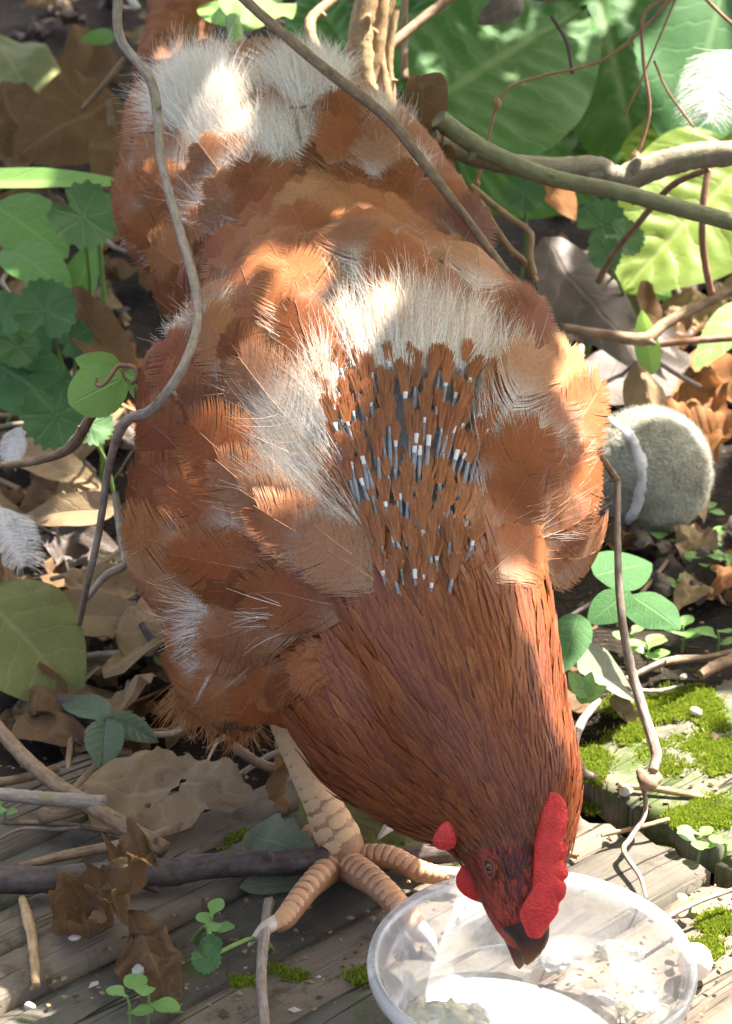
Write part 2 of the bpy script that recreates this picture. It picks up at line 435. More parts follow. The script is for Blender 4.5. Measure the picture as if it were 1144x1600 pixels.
# patches of the plumage, given as places on the body
def patch(lst):
    out = []
    for px, py, rx, ry, w in lst:
        p = onbody(px, py); d = (p-CAM).length
        out.append((p, rx*d/FOC, ry*d/FOC, w))
    return out
WHITE = patch([(330, 175, 75, 95, 1), (470, 140, 70, 60, 1), (410, 245, 55, 50, .9), (600, 215, 32, 36, 1), (640, 290, 40, 34, 1), (585, 285, 22, 30, .8),
               (345, 350, 26, 45, .75), (325, 545, 40, 75, .9), (475, 720, 55, 95, 1), (520, 640, 32, 80, .9), (625, 540, 95, 70, 1), (720, 560, 60, 70, .8),
               (770, 590, 60, 42, .85), (690, 470, 90, 40, .35), (345, 950, 75, 45, .75), (450, 965, 60, 26, .8), (880, 900, 34, 70, .9), (835, 500, 26, 40, .9), (880, 620, 22, 22, .9),
               (820, 700, 60, 70, .45), (840, 830, 50, 60, .3), (545, 850, 40, 70, .55), (480, 250, 40, 60, .6), (450, 1150, 60, 26, .6), (260, 960, 60, 60, .3), (540, 560, 60, 40, .35), (430, 450, 60, 30, .3)])
def wmask(p):
    m = 0
    for c, rx, ry, w in WHITE:
        q = p-c; a = q.x/rx; b = (q-Vector((q.x, 0, 0))).length/ry
        m = max(m, w*math.exp(-(a*a+b*b)**1.3*.9))
    return m
PIN = [(o[0], o[1]) for o in [(640, 700), (640, 860)]]
def inpin(px, py):
    """the bald strip of new quills between the shoulders"""
    if not (585 < py < 945): return False
    t = (py-585)/360.0
    lo = 532+ (0 if t < .3 else (t-.3)*120); hi = 742+14*math.sin(t*3)-(0 if t < .5 else (t-.5)*80)
    return lo < px < hi
def in_neck(p):
    a = (HC-N0); t = (p-N0).dot(a)/a.length_squared
    px, py, d = proj(p)
    edge = 925 - (px-640)*.15 if px > 560 else 960
    return t > .17 and py > edge-8 and (px > 520+(py-930)*.12) and d < .93

# body colour: quill-blue bald skin between the shoulders, buff elsewhere
ca = BME.color_attributes.new('Col', 'FLOAT_COLOR', 'POINT'); cc = np.ones((nv, 4), np.float32)
for i in range(nv):
    p = Vector(bco[i]); px, py, d = proj(p)
    c = Vector((.27, .085, .028)).lerp(Vector((.80, .72, .62)), min(1, wmask(p)*1.2))
    if d < .97 and inpin(px, py): c = Vector((.22, .20, .20))
    t = (p-HC).dot((BB-HC).normalized())
    if t > -.01 and (p-HC).length < .05: c = Vector((.34, .055, .036)) if t < .03 else Vector((.42, .07, .045))
    cc[i, :3] = c
ca.data.foreach_set('color', cc.ravel())
for pl in BME.polygons: pl.use_smooth = True
BME.materials.append(M_BODY)
bo = link('body', BME, hen); bo.location = HOFF

# ------------------------------------------------------------------ feathers
def feather(mb, rach, nrm, L, W, N, tip, base, rng, downy=0.0, split=1.0, R=.09, tbase=.45, edge=None, seg=3, quill=(.62, .42, .25), bw=1.0, curl=0.0, lance=False):
    """one feather of separate barbs; rach, nrm: K points and normals along the shaft"""
    rach = np.array([tuple(v) for v in rach]); nrm = np.array([tuple(v) for v in nrm]); K = len(rach)
    ts = np.linspace(0, 1, K)
    tg = np.gradient(rach, axis=0); tg /= np.linalg.norm(tg, axis=1)[:, None]+1e-12
    sd = np.cross(tg, nrm); sd /= np.linalg.norm(sd, axis=1)[:, None]+1e-12
    def ev(A, t):
        t = np.clip(t, 0, 1.0); return np.stack([np.interp(t, ts, A[:, k]) for k in range(3)], -1)
    t = np.linspace(.03, .99, N)
    tipfade = None
    ph = rng.uniform(0, 6.28, 4)
    for sgn in (-1, 1):
        tt = t + rng.uniform(-.3, .3, N)/N
        te = tt+.36*(1-tt)**.75*(1-.35*tt)                   # where the barb meets the outline
        pro = np.minimum(1, (te/.42)**.55)*np.sqrt(np.clip(1-(np.clip(te-.52, 0, 1)/.49)**2.2, .003, 1))
        if lance: pro = np.sin(np.pi*np.clip(.12+tt*.86, 0, 1))**.8
        w = W*.5*pro*(1+rng.uniform(-.09, .06, N))
        isd = np.clip((downy-tt+rng.uniform(-.10, .10, N))/.12+.5, 0, 1)       # 1 = downy barb
        ang = np.radians((58-26*tt if not lance else 24-6*tt)+rng.uniform(-1.2, 1.2, N)*(1+8*isd))
        fwd = w/np.tan(ang)*.9 if lance else (te-tt*.90)*L*(1+rng.uniform(-.03, .03, N)*(1+3*isd))
        spl = split*(np.sin(tt*23+ph[0])*.5+np.sin(tt*51+ph[1])*.35)*.022*L   # parted barbs
        q = np.linspace(0, 1, seg+1)[None, :] if seg < 4 else np.array([[0, .38, .72, .86, 1.08]])
        x = sgn*(w[:, None]*q**.92)
        y = tt[:, None]*L*.90 + fwd[:, None]*q**1.35 + spl[:, None]*q**2.2
        lat = isd*rng.normal(0, .10, N)*W
        y = y + lat[:, None]*q*q
        z = (rng.normal(0, .004, N)*W*(1-isd)+isd*rng.normal(.02, .07, N)*W)[:, None]*q**1.5 + curl*W*q*q
        wid = L*.9/N*.66*bw*(1-isd)+.00016*isd
        hw = wid[:, None]*(1+1.0*q)*((1-.45*q**12) if seg < 4 else np.interp(q, [0, .74, .88, 1.08], [1, 1, .42, .05]))
        hw = np.where(isd[:, None] > .5, .00016*(1-.5*q), hw)
        tl = y/L
        over = np.clip(tl-1, 0, 1)*L
        Rp, Sp, Np, Tp = ev(rach, tl), ev(sd, tl), ev(nrm, tl), ev(tg, tl)
        P = Rp+Sp*x[..., None]+Np*(z-x*x/(2*R))[..., None]+Tp*over[..., None]
        D = Tp*hw[..., None]
        V = np.stack([P-D, P+D], 2).reshape(-1, 3)
        S1 = seg+1
        b = np.arange(N)[:, None]*(S1*2)+np.arange(seg)[None, :]*2
        Q = np.stack([b, b+2, b+3, b+1], -1).reshape(-1, 4)
        f = np.clip((tl-tbase)/.42+.5, 0, 1); f = f*f*(3-2*f)
        C = np.array(base)*(1-f[..., None])+np.array(tip)*f[..., None]
        if edge is not None:
            e = np.clip((q-.6)/.4, 0, 1)**1.3*np.clip((tl-.3)*3, 0, 1)*.85; C = C*(1-e[..., None])+np.array(edge)*e[..., None]
        C = C*(1+rng.normal(0, .035, N))[:, None, None]
        C = np.repeat(C[:, :, None, :], 2, 2).reshape(-1, 3)
        mb.add(V, Q, col=np.clip(C, 0, 1))
    # shaft
    tq = np.linspace(0, .93, 7); P = ev(rach, tq)+ev(nrm, tq)*.0001; S = ev(sd, tq)*(.00030*(1-tq*.8))[:, None]
    V = np.stack([P-S, P+ev(nrm, tq)*.0002, P+S], 1).reshape(-1, 3); Q = []
    for k in range(6):
        for j in range(2): Q.append((k*3+j, k*3+j+1, k*3+j+4, k*3+j+3))
    fq = np.clip((tq-tbase)/.3+.5, 0, 1)[:, None]
    C = np.array(quill)*(1-fq)+(np.array(quill)*.35+np.array(tip)*.65)*fq
    mb.add(V, Q, col=np.repeat(C, 3, 0))

def march(p, d, L, lift0, tilt, K=7, droop=0.0):
    """walk along the body from p in direction d; points rise off the skin with tilt"""
    pts, nm = [], []; q, n = nearest(p); s = 0; d = (d-n*d.dot(n)).normalized()
    for k in range(K):
        pts.append(q+n*(lift0+tilt*s)); nm.append(n.copy())
        q2, n2 = nearest(q+d*(L/(K-1)))
        n2 = (n2*.6+n*.4).normalized()
        d = (d-n2*d.dot(n2)).normalized(); q, n = q+(q2-q)*1.0, n2; s += L/(K-1)
    # tilt the vane itself away from the skin normal
    return pts, nm

# dart throwing on the body surface
ar = np.linalg.norm(np.cross(bco[tri[:, 1]]-bco[tri[:, 0]], bco[tri[:, 2]]-bco[tri[:, 0]]), axis=1); cum = np.cumsum(ar)/ar.sum()
def sample_surface(n, rng):
    k = np.searchsorted(cum, rng.random(n)); a, b = rng.random(n), rng.random(n)
    fl = a+b > 1; a[fl], b[fl] = 1-a[fl], 1-b[fl]
    T = tri[k]; return bco[T[:, 0]]*(1-a-b)[:, None]+bco[T[:, 1]]*a[:, None]+bco[T[:, 2]]*b[:, None]
def sample_near(n, c, rad, rng):
    ct = bco[tri].mean(1); sel = np.where(np.linalg.norm(ct-np.array(tuple(c)), axis=1) < rad)[0]
    cm = np.cumsum(ar[sel])/ar[sel].sum(); k = sel[np.searchsorted(cm, rng.random(n))]; a, b = rng.random(n), rng.random(n)
    fl = a+b > 1; a[fl], b[fl] = 1-a[fl], 1-b[fl]
    T = tri[k]; return bco[T[:, 0]]*(1-a-b)[:, None]+bco[T[:, 1]]*a[:, None]+bco[T[:, 2]]*b[:, None]
def darts(n, rad, rng, test):
    cell = {}; out = []
    for p in sample_surface(n, rng):
        r = rad(p) if callable(rad) else rad
        P = Vector(p)
        if not test(P): continue
        key = tuple((p//.012).astype(int)); ok = True
        for i in (-1, 0, 1):
            for j in (-1, 0, 1):
                for k in (-1, 0, 1):
                    for o in cell.get((key[0]+i, key[1]+j, key[2]+k), ()):
                        if (o-P).length_squared < r*r: ok = False; break
                    if not ok: break
                if not ok: break
            if not ok: break
        if ok: cell.setdefault(key, []).append(P); out.append(P)
    return out

FO = onbody(665, 945); TAILDIR = (at(400, 150, 1.16)-at(600, 760, .93)).normalized()
HEADAX = (BB-HC).normalized()
def flow(p):
    r = (p-FO); d = r.normalized()*1.0+TAILDIR*(.35+2.2*max(0, p.y-.93))
    if p.z < .13: d += Vector((0, .2, -.5))
    n_ = Vector((nz(p.x*30, p.y*30, p.z*30), nz(p.x*30+9, p.y*30, p.z*30), nz(p.x*30, p.y*30+5, p.z*30)))
    return d.normalized()+n_*.28
RUST = np.array((.345, .102, .031)); DRUST = np.array((.165, .043, .015)); TANC = np.array((.53, .275, .118)); CREAM = np.array((.78, .61, .44)); WHT = np.array((.92, .875, .81))
def is_body(P):
    px, py, d = proj(P)
    if in_neck(P): return False
    if d < 1.0 and inpin(px, py): return False
    if (P-HC).dot(HEADAX) > -.045 and (P-HC).length < .075: return False
    if (P-at(452, 1120, .975)).length < .020 or (py > 1075 and 400 < px < 570 and d < 1.0): return False
    return True
rngF = np.random.default_rng(5)
roots = darts(9000, .0135, rngF, is_body)
info = []
for P in roots:
    q, n = nearest(P); px, py, d = proj(P)
    face = n.dot((CAM-P).normalized())
    info.append((P, q, n, px, py, d, face))
vis = [k for k, f in enumerate(info) if f[6] > .12]
vis.sort(key=lambda k: -info[k][6]/info[k][5]**2)
single = set(vis[:285])
rest = MB()
for k, (P, q, n, px, py, d, face) in enumerate(info):
    rump = max(0, min(1, (P.y-.96)/.08))
    L = .054*(1-.18*rump)*rngF.uniform(.85, 1.15); W = .031*(1-.1*rump)*rngF.uniform(.85, 1.15)
    nearpin = d < 1.0 and (inpin(px-35, py) or inpin(px+35, py) or inpin(px, py-30))
    if py > 930 and px < 560: L *= 1.05; W *= .85
    if py > 985 and 380 < px < 600: L *= .55; W *= .7
    dr = flow(P)
    wm = .5*wmask(P+dr.normalized()*L*.15)+.5*wmask(P+dr.normalized()*L*.4)
    wm = min(1, max(0, wm*1.15+rngF.normal(0, .07)))
    tone = nz(P.x*22+3, P.y*22, P.z*22)*.9+rngF.normal(0, .34)
    tip = RUST*(1-max(0, min(1, -tone))*.55)+(TANC-RUST)*max(0, min(.7, tone*.75))
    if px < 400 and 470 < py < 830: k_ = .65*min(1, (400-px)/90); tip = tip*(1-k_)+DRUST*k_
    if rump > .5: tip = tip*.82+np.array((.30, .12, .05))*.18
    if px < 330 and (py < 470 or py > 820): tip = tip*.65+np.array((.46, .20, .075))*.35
    downy = .30+.05*rngF.random(); tb = .36
    if wm > .54 and face > .0: continue
    if wm > .2:
        tip = tip*(1-.55*wm)+(CREAM*.6+TANC*.4)*.55*wm; downy = .36+.55*wm; tb = .40+.42*wm
    bs = WHT*.8+CREAM*.2
    if py > 880 and 330 < px < 640: bs = tip*.55+CREAM*.25; downy = .06; tb = .3
    if d < .96 and px > 740 and py > 820: bs = tip*.5+CREAM*.4; downy = .1
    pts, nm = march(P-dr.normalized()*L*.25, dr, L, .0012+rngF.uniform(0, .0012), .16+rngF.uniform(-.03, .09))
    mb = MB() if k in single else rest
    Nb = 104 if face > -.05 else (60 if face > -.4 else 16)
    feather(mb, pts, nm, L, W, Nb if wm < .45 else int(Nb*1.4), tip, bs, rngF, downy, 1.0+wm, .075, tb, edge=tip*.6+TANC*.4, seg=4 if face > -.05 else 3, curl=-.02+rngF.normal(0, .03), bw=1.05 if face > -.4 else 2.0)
    if k in single:
        o = hpart(mb, 'feather', M_FEATHER)
o = hpart(rest, 'plumage', M_FEATHER); tag(o, 'smaller overlapping red-brown feathers', kind='stuff')

# neck hackle: narrow overlapping feathers from the crown back to the shoulders
def hk_test(P):
    if not (in_neck(P) or ((P-HC).dot(HEADAX) > -.06 and (P-HC).length < .09)): return False
    if (P-HC).dot(HEADAX) > .002: return False
    return True
def hk_rad(p):
    s = (Vector(p)-HC).length; return .0013+.0022*min(1, max(0, s-.015)/.08)
hk = MB(); rngH = np.random.default_rng(9)
HK = darts(90000, hk_rad, rngH, hk_test)
BACKDIR = (N0-HC).normalized()
for P in HK:
    q, n = nearest(P)
    if n.dot((CAM-P).normalized()) < -.35: continue
    s = (P-HC).length; f = min(1, max(0, s-.018)/.085)
    L = .009+.034*f; W = .0018+.0046*f
    d = BACKDIR + (P-N1)*6*f*.7 + Vector(rngH.normal(0, .10, 3))
    g = max(0, min(1, .42+.55*nz(P.x*30, P.y*30, P.z*30)+rngH.normal(0, .22)))
    tip = np.array((.150, .029, .009))*(1-g)+np.array((.30, .086, .021))*g
    base = np.array((.30, .13, .06))
    pts, nm = march(P-d.normalized()*L*.3, d, L, .0006+rngH.uniform(0, .0010), .065+rngH.uniform(-.02, .045), K=5)
    feather(hk, pts, nm, L, W, 12, tip, base, rngH, .0, .3, .04, .2, edge=tip*.6+np.array((.36, .125, .033))*.5, seg=2, quill=tuple(tip*.8), bw=1.5, lance=True)
o = hpart(hk, 'neck_hackle', M_HACKLE); tag(o, 'dense narrow chestnut feathers of the neck', kind='stuff')

# loose down and hair-fine barb ends lifting off the plumage
def strands(mb, roots, dirs, nrms, Ls, cols, rng, w=.00010, seg=4, lift=.25, wav=.12, base_lift=.004, tips=None):
    n = len(roots); t = np.linspace(0, 1, seg+1)[None, :, None]
    R_ = np.array(roots); D_ = np.array(dirs); Nn = np.array(nrms); L_ = np.array(Ls)[:, None, None]
    S_ = np.cross(D_, Nn); S_ /= np.linalg.norm(S_, axis=1)[:, None]+1e-9
    wv = rng.normal(0, wav*1.6, (n, 1, 1)); lf = np.abs(rng.normal(lift, lift*.5, (n, 1, 1)))
    P = R_[:, None, :]+Nn[:, None, :]*base_lift+D_[:, None, :]*L_*t+S_[:, None, :]*L_*wv*t*t+Nn[:, None, :]*L_*lf*t*(1-.45*t)
    hw = w*(1-.75*t)
    off = S_[:, None, :]*hw
    V = np.stack([P-off, P+off], 2).reshape(-1, 3); S1 = seg+1
    b = np.arange(n)[:, None]*(S1*2)+np.arange(seg)[None, :]*2
    Q = np.stack([b, b+2, b+3, b+1], -1).reshape(-1, 4)
    C = np.array(cols, float)[:, None, None, :]*np.ones((1, S1, 2, 1))
    if tips is not None:
        tf_ = np.clip(t*1.5-.5, 0, 1)[..., None]; C = C*(1-tf_)+np.array(tips, float)[:, None, None, :]*tf_
    mb.add(V, Q, col=C.reshape(-1, 3))
rngD = np.random.default_rng(21); A = [[], [], [], [], []]; TP = []
for p in sample_surface(330000, rngD):
    P = Vector(p); px, py, d = proj(P)
    if not (100 < px < 1000 and 40 < py < 1230): continue
    if not is_body(P): continue
    m = wmask(P); ms = m*m*(3-2*m)
    if rngD.random() > .085+1.0*ms: continue
    q, n = nearest(P)
    if n.dot((CAM-P).normalized()) < -.15: continue
    dr = flow(P); dr = (dr-n*dr.dot(n)).normalized()
    cl = nz(P.x*160, P.y*160, P.z*160)                    # strands gather in soft locks
    dr = (dr+Vector(rngD.normal(0, .09, 3))+Vector((cl, nz(P.x*160+5, P.y*160, P.z*160), 0))*.35).normalized()
    tone = nz(P.x*22+3, P.y*22, P.z*22)
    if rngD.random() < ms*1.7: c = WHT if rngD.random() < .75 else CREAM; tc = CREAM if rngD.random() < .45 else c; L_ = rngD.uniform(.014, .030)
    else: c = RUST*(1.1+.4*tone); tc = TANC*.9; L_ = rngD.uniform(.008, .020)
    A[0].append(p); A[1].append(tuple(dr)); A[2].append(tuple(n)); A[3].append(L_); A[4].append(c*rngD.uniform(.85, 1.1)); TP.append(tc)
dn = MB(); strands(dn, *A, rngD, w=.00014, base_lift=.0040, lift=.06, wav=.09, tips=TP)
o = hpart(dn, 'down', M_DOWN); tag(o, 'fine cream and white down showing between the feathers', kind='stuff')
# hair-fine hackle ends over the neck
A = [[], [], [], [], []]; TP = []
for p in sample_surface(60000, rngD):
    P = Vector(p)
    if not hk_test(P): continue
    q, n = nearest(P); s_ = (P-HC).length; f = min(1, max(0, s_-.018)/.085)
    if n.dot((CAM-P).normalized()) < -.2 or rngD.random() > .28: continue
    d = BACKDIR+(P-N1)*6*f*.7+Vector(rngD.normal(0, .06, 3)); d = (d-n*d.dot(n)).normalized(); g = rngD.random()
    A[0].append(p); A[1].append(tuple(d)); A[2].append(tuple(n)); A[3].append(.006+.016*f*rngD.uniform(.6, 1.2)); A[4].append(np.array((.17, .035, .011))*(.7+.8*g)); TP.append(np.array((.36, .125, .031))*(.5+.9*g))
nh = MB(); strands(nh, *A, rngD, w=.00016, base_lift=.0022, lift=.05, wav=.05, tips=TP)
o = hpart(nh, 'neck_wisps', M_HACKLE); tag(o, 'hair-fine golden red ends of the neck feathers', kind='stuff')
# bright plumes of down standing up on the rump
tp = MB(); rngP = np.random.default_rng(41); A = [[], [], [], [], []]
for px, py, rx, ry, n_, Lm, fan in [(328, 205, 36, 45, 3000, .040, .6), (490, 160, 44, 28, 2400, .032, .5), (600, 225, 22, 22, 500, .018, .3), (640, 300, 25, 22, 600, .018, .3), (415, 265, 35, 35, 900, .022, .6), (350, 520, 25, 40, 600, .020, .5)]:
    for k in range(n_):
        a, r = rngP.uniform(0, 6.28), math.sqrt(rngP.random()); qx, qy = px+rx*r*math.cos(a), py+ry*r*math.sin(a)
        p = onbody(qx, qy); q, n = nearest(p); d = TAILDIR+RGT*(qx-px)/rx*fan*.5+Vector(rngP.normal(0, .10, 3)); d = (d-n*d.dot(n)*.7).normalized()
        A[0].append(tuple(q)); A[1].append(tuple(d)); A[2].append(tuple(n)); A[3].append(Lm*rngP.uniform(.6, 1.1)); A[4].append(WHT*rngP.uniform(.9, 1.05) if rngP.random() < .9 else CREAM)
strands(tp, *A, rngP, w=.00014, seg=5, lift=.30, wav=.14, base_lift=.004)
o = hpart(tp, 'rump_down', M_DOWN); tag(o, 'white plumes of down standing up on the rump', kind='stuff')
# ------------------------------------------------------------------ new quills on the bald strip
M_SHEATH = simple('quill_sheath', (.25, .25, .27), .4, .4, var=.3, scale=200)
M_FLAKE = simple('sheath_flake', (.72, .71, .70), .5, .4, var=.1)
def quill_mesh(seed):
    rg = np.random.default_rng(seed); sh = MB(); tf = MB()
    L1 = rg.uniform(.008, .015)
    tube(sh, [(0, 0, 0), (0, L1*.5, .0010), (0, L1, .0016)], [.0006, .00075, .0006], 7, 6, .03, seed)
    fl = MB(); l2 = rg.uniform(.0010, .0032)
    tube(fl, [(0, L1-l2*.6, .0015), (0, L1+l2*.5, .0019)], [.00072, .0008], 7, 4, .10, seed+5, cap=False)
    n = 70; R_ = np.zeros((n, 3)); R_[:, 1] = L1; R_[:, 2] = .0018
    a = rg.normal(0, .105, n); D = np.stack([np.sin(a), np.cos(a), rg.normal(.02, .05, n)], 1)
    R_[:, 0] = np.sin(a)*.003; Nn = np.tile([0, 0, 1.0], (n, 1))
    Ls = rg.uniform(.0070, .0102, n)*np.cos(a*2.2)
    g = rg.uniform(0, 1, n)[:, None]
    cols = np.array((.27, .075, .022))*(1-g)+np.array((.44, .16, .05))*g
    strands(tf, R_, D, Nn, Ls, cols, rg, w=.00040, seg=3, lift=.05, wav=.04, base_lift=0)
    return sh.mesh('sheath', M_SHEATH), fl.mesh('flake', M_FLAKE), tf.mesh('pin_feather', M_HACKLE)
QM = [quill_mesh(100+k) for k in range(8)]
rq = random.Random(4); FQ = Vector((0, 0, 0))
cnt = 0
for row in range(17):
    py = 955-row*21.0; t = row/16
    for c in range(-6, 7):
        px = 655+c*(17+6*t)+(11 if row % 2 else 0)+rq.uniform(-6, 6)-t*14; yy = py+rq.uniform(-9, 9)+abs(c)*3
        if not inpin(px, yy-22): continue
        p = onbody(px, yy); q, n = nearest(p)
        v = ray(px, yy)
        p2 = onbody(px+(px-652)*.20+rq.uniform(-7, 7), yy-60)
        d = (p2-p); d = (d-n*d.dot(n)).normalized()
        s = d.cross(n); n2 = (n-d*.10).normalized(); d2 = (d+n*.10).normalized()
        M = Matrix((s, d2, n2)).transposed().to_4x4(); sc = rq.uniform(.85, 1.2)*(1.0 if row > 1 else .9)
        M = Matrix.Translation(p+n*.0008+HOFF) @ M @ Matrix.Scale(sc, 4)
        sh, fl, tf = QM[rq.randrange(8)]
        o = link('pin_feather', tf, hen); o.matrix_local = M
        a = link('sheath', sh, o)
        if rq.random() < .45: link('flake', fl, o)
        cnt += 1

# ------------------------------------------------------------------ head: comb, wattles, ear lobe, eye, beak, bristles
def skin_red(name, c, t_=.25, rough=.5):
    t = NT(name); ob = t.obj()
    v = t.n('TexVoronoi'); v.inputs['Scale'].default_value = 900; t.l(ob, v.inputs['Vector'])
    n_ = t.noise(ob, 150, 4)
    col = t.mix(t.sstep(n_, .3, .7), tuple(k*.75 for k in c), tuple(min(1, k*1.15) for k in c))
    col = t.mix(t.math('MULTIPLY', t.sstep(v.outputs['Distance'], .5, .2), .12), col, (.85, .30, .27))
    h = t.math('ADD', t.math('MULTIPLY', v.outputs['Distance'], -.6), n_)
    nd = t.principled(col, rough, .35, t.bump(h, .8, .0007), Subsurface_Weight=.25, Subsurface_Radius=(.004, .0012, .0008), Subsurface_Scale=1.0)
    return t.out(t.transl(nd, (.8, .10, .05), t_))
M_COMB = skin_red('comb_skin', (.78, .065, .052), .32); M_WATT = skin_red('wattle_skin', (.70, .065, .05), .5)
HS = None
hf = HEADAX
hu = (RGT*.80 - FWD*.60); hu = (hu-hf*hu.dot(hf)).normalized(); hs = hf.cross(hu).normalized()   # hs: sideways axis of the head
def on_plane(px, py, p0, nrm):
    v = ray(px, py); t = (p0-CAM).dot(nrm)/v.dot(nrm); return CAM+v*t
def blade(outline, p0, nrm, thick, name, mat, seed=0, rings=4, bend=None):
    """a lens-shaped fleshy blade: outline px points on a plane, rounded to both sides"""
    P = [on_plane(x, y, p0, nrm) for x, y in outline]
    Pn = smooth_path(P+[P[0]], 6*len(P))[:-1]; c = Pn.mean(0); m = len(Pn); mb = MB()
    nv_ = np.array(tuple(nrm)); V = []; idx = []
    for sgn in (1, -1):
        for r in range(rings+1):
            f = 1-(r/rings)**1.0; f = max(f, 0)
            th = thick*math.sqrt(max(0, 1-(1-r/rings)**2.2))
            for i in range(m):
                b = c+(Pn[i]-c)*(f if r < rings else .02)
                w = th*(1+.25*nz(b[0]*200+seed, b[1]*200, b[2]*200)) if r else 0
                V.append(b+nv_*sgn*w)
    q = []
    for s in (0, 1):
        o_ = s*(rings+1)*m
        for r in range(rings):
            for i in range(m):
                a, b = o_+r*m+i, o_+r*m+(i+1) % m
                q.append((a, b, b+m, a+m) if s == 0 else (a, a+m, b+m, b))
    mb.add(V, q); 
    o = hpart(mb, name, mat); return o
cpt = at(850, 1380, .826)
blade([(860, 1237), (876, 1243), (886, 1262), (887, 1282), (881, 1300), (880, 1316), (888, 1322), (886, 1334), (880, 1342), (888, 1360), (887, 1370), (880, 1378), (885, 1384), (883, 1400), (874, 1412),
       (872, 1426), (862, 1440), (852, 1455), (843, 1466), (826, 1464), (819, 1450), (812, 1432), (814, 1422), (826, 1410), (832, 1390), (834, 1350), (836, 1310), (842, 1275), (850, 1248)],
      cpt, (hs+FWD*-.25).normalized(), .0030, 'comb', M_COMB, 1)
wp = at(740, 1390, .850)
blade([(722, 1352), (714, 1366), (713, 1382), (722, 1396), (740, 1407), (760, 1411), (770, 1402), (764, 1380), (745, 1358)], wp, (-FWD+RGT*-.2).normalized(), .0024, 'wattle', M_WATT, 2)
wp = at(770, 1415, .846)
blade([(764, 1398), (759, 1416), (762, 1426), (772, 1427), (782, 1420), (776, 1402)], wp, (-FWD+RGT*-.5).normalized(), .0022, 'wattle', M_WATT, 3)
ep = at(700, 1300, .842)
blade([(716, 1270), (700, 1280), (686, 1292), (676, 1312), (683, 1326), (700, 1328), (712, 1320), (716, 1296)], ep, (-FWD+RGT*-.5+UPV*.2).normalized(), .0030, 'ear_lobe', M_COMB, 4)

def beak():
    t = NT('beak_horn'); uvn = t.n('SeparateXYZ'); t.l(t.uv(), uvn.inputs[0])
    col = t.ramp(uvn.outputs[1], [(.0, (.030, .016, .014)), (.4, (.045, .020, .014)), (.72, (.15, .055, .022)), (1.0, (.34, .17, .06))])
    col = t.mix(t.math('MULTIPLY', t.noise(t.obj(), 300, 3), .4), col, (.06, .03, .02))
    M = t.out(t.principled(col, .42, .3, t.bump(t.noise(t.obj(), 250, 3), .3, .0006)))
    tipp = at(824, 1508, .829)
    for nm, a, b, r0, droop in (('beak', at(818, 1448, .8335), tipp, .0082, .0026), ('lower_beak', at(806, 1452, .842), at(812, 1514, .836), .0056, .0004)):
        mb = MB(); V = []; U = []; K = 12; S = 14
        ax = (b-a).normalized(); s_ = ax.cross(hu).normalized(); u_ = s_.cross(ax).normalized()
        for k in range(K):
            f = k/(K-1); r = r0*(1-f)**.55*(1-.22*f)+.0003
            c = a.lerp(b, f)+u_*(droop*(math.sin(f*math.pi)*.9))
            for i in range(S):
                an = 2*math.pi*i/S; rr = r*(1.12 if math.sin(an) > .7 else 1.0)
                V.append(c+s_*math.cos(an)*rr*.82+u_*math.sin(an)*rr); U.append((i/S, f))
        V.append(b); U.append((0, 1)); tr = [((K-1)*S+i, (K-1)*S+(i+1) % S, K*S) for i in range(S)]
        mb.add([tuple(v) for v in V], grid_quads(S, K, True), tr, uv=U); o = hpart(mb, nm, M)
        if nm == 'beak':
            for sg in (-1, 1):
                nb = MB(); c = a.lerp(b, .22)+s_*sg*r0*.55+u_*r0*.60
                tube(nb, [c-ax*.0016, c, c+ax*.0016], [.0002, .0006, .0002], 6, 6); x = nb.build('nostril', M_PUPIL, o)
M_PUPIL = simple('pupil', (.008, .006, .005), .08, .6)
M_IRIS = simple('iris', (.34, .11, .015), .15, .5, var=.35, scale=500)
M_LID = skin_red('eyelid_skin', (.15, .045, .03), .1)
beak()
def eye(px, py, flip=False):
    p = onbody(px, py); q, n = nearest(p)
    if flip: q, n = nearest(HC+hf*.017-hs*-.05*0+hs*(.05 if hs.x > 0 else -.05)); 
    def ball(r, off, sq=1.0):
        mb = MB(); V = []; S, K = 20, 12
        a_ = n.cross(hf).normalized(); b_ = n.cross(a_)
        for k in range(K):
            th = math.pi*k/(K-1)
            for i in range(S):
                ph = 2*math.pi*i/S
                V.append(q+n*(off+math.cos(th)*r*sq)+a_*math.sin(th)*math.cos(ph)*r+b_*math.sin(th)*math.sin(ph)*r)
        mb.add([tuple(v) for v in V], grid_quads(S, K, True)); return mb, a_, b_
    mb, a_, b_ = ball(.0026, .0000, .8); e = hpart(mb, 'eye', M_IRIS)
    mb, _, _ = ball(.0017, .0008, .8); mb.build('pupil', M_PUPIL, e)
    lid = MB(); pts = [q+n*.0016+(a_*math.cos(t)*.0019+b_*math.sin(t)*.0034) for t in np.linspace(0, 2*math.pi, 17)]
    tube(lid, pts, .0008, 8, 40, .12, 3, cap=False); hpart(lid, 'eyelid', M_LID)
eye(768, 1356); 
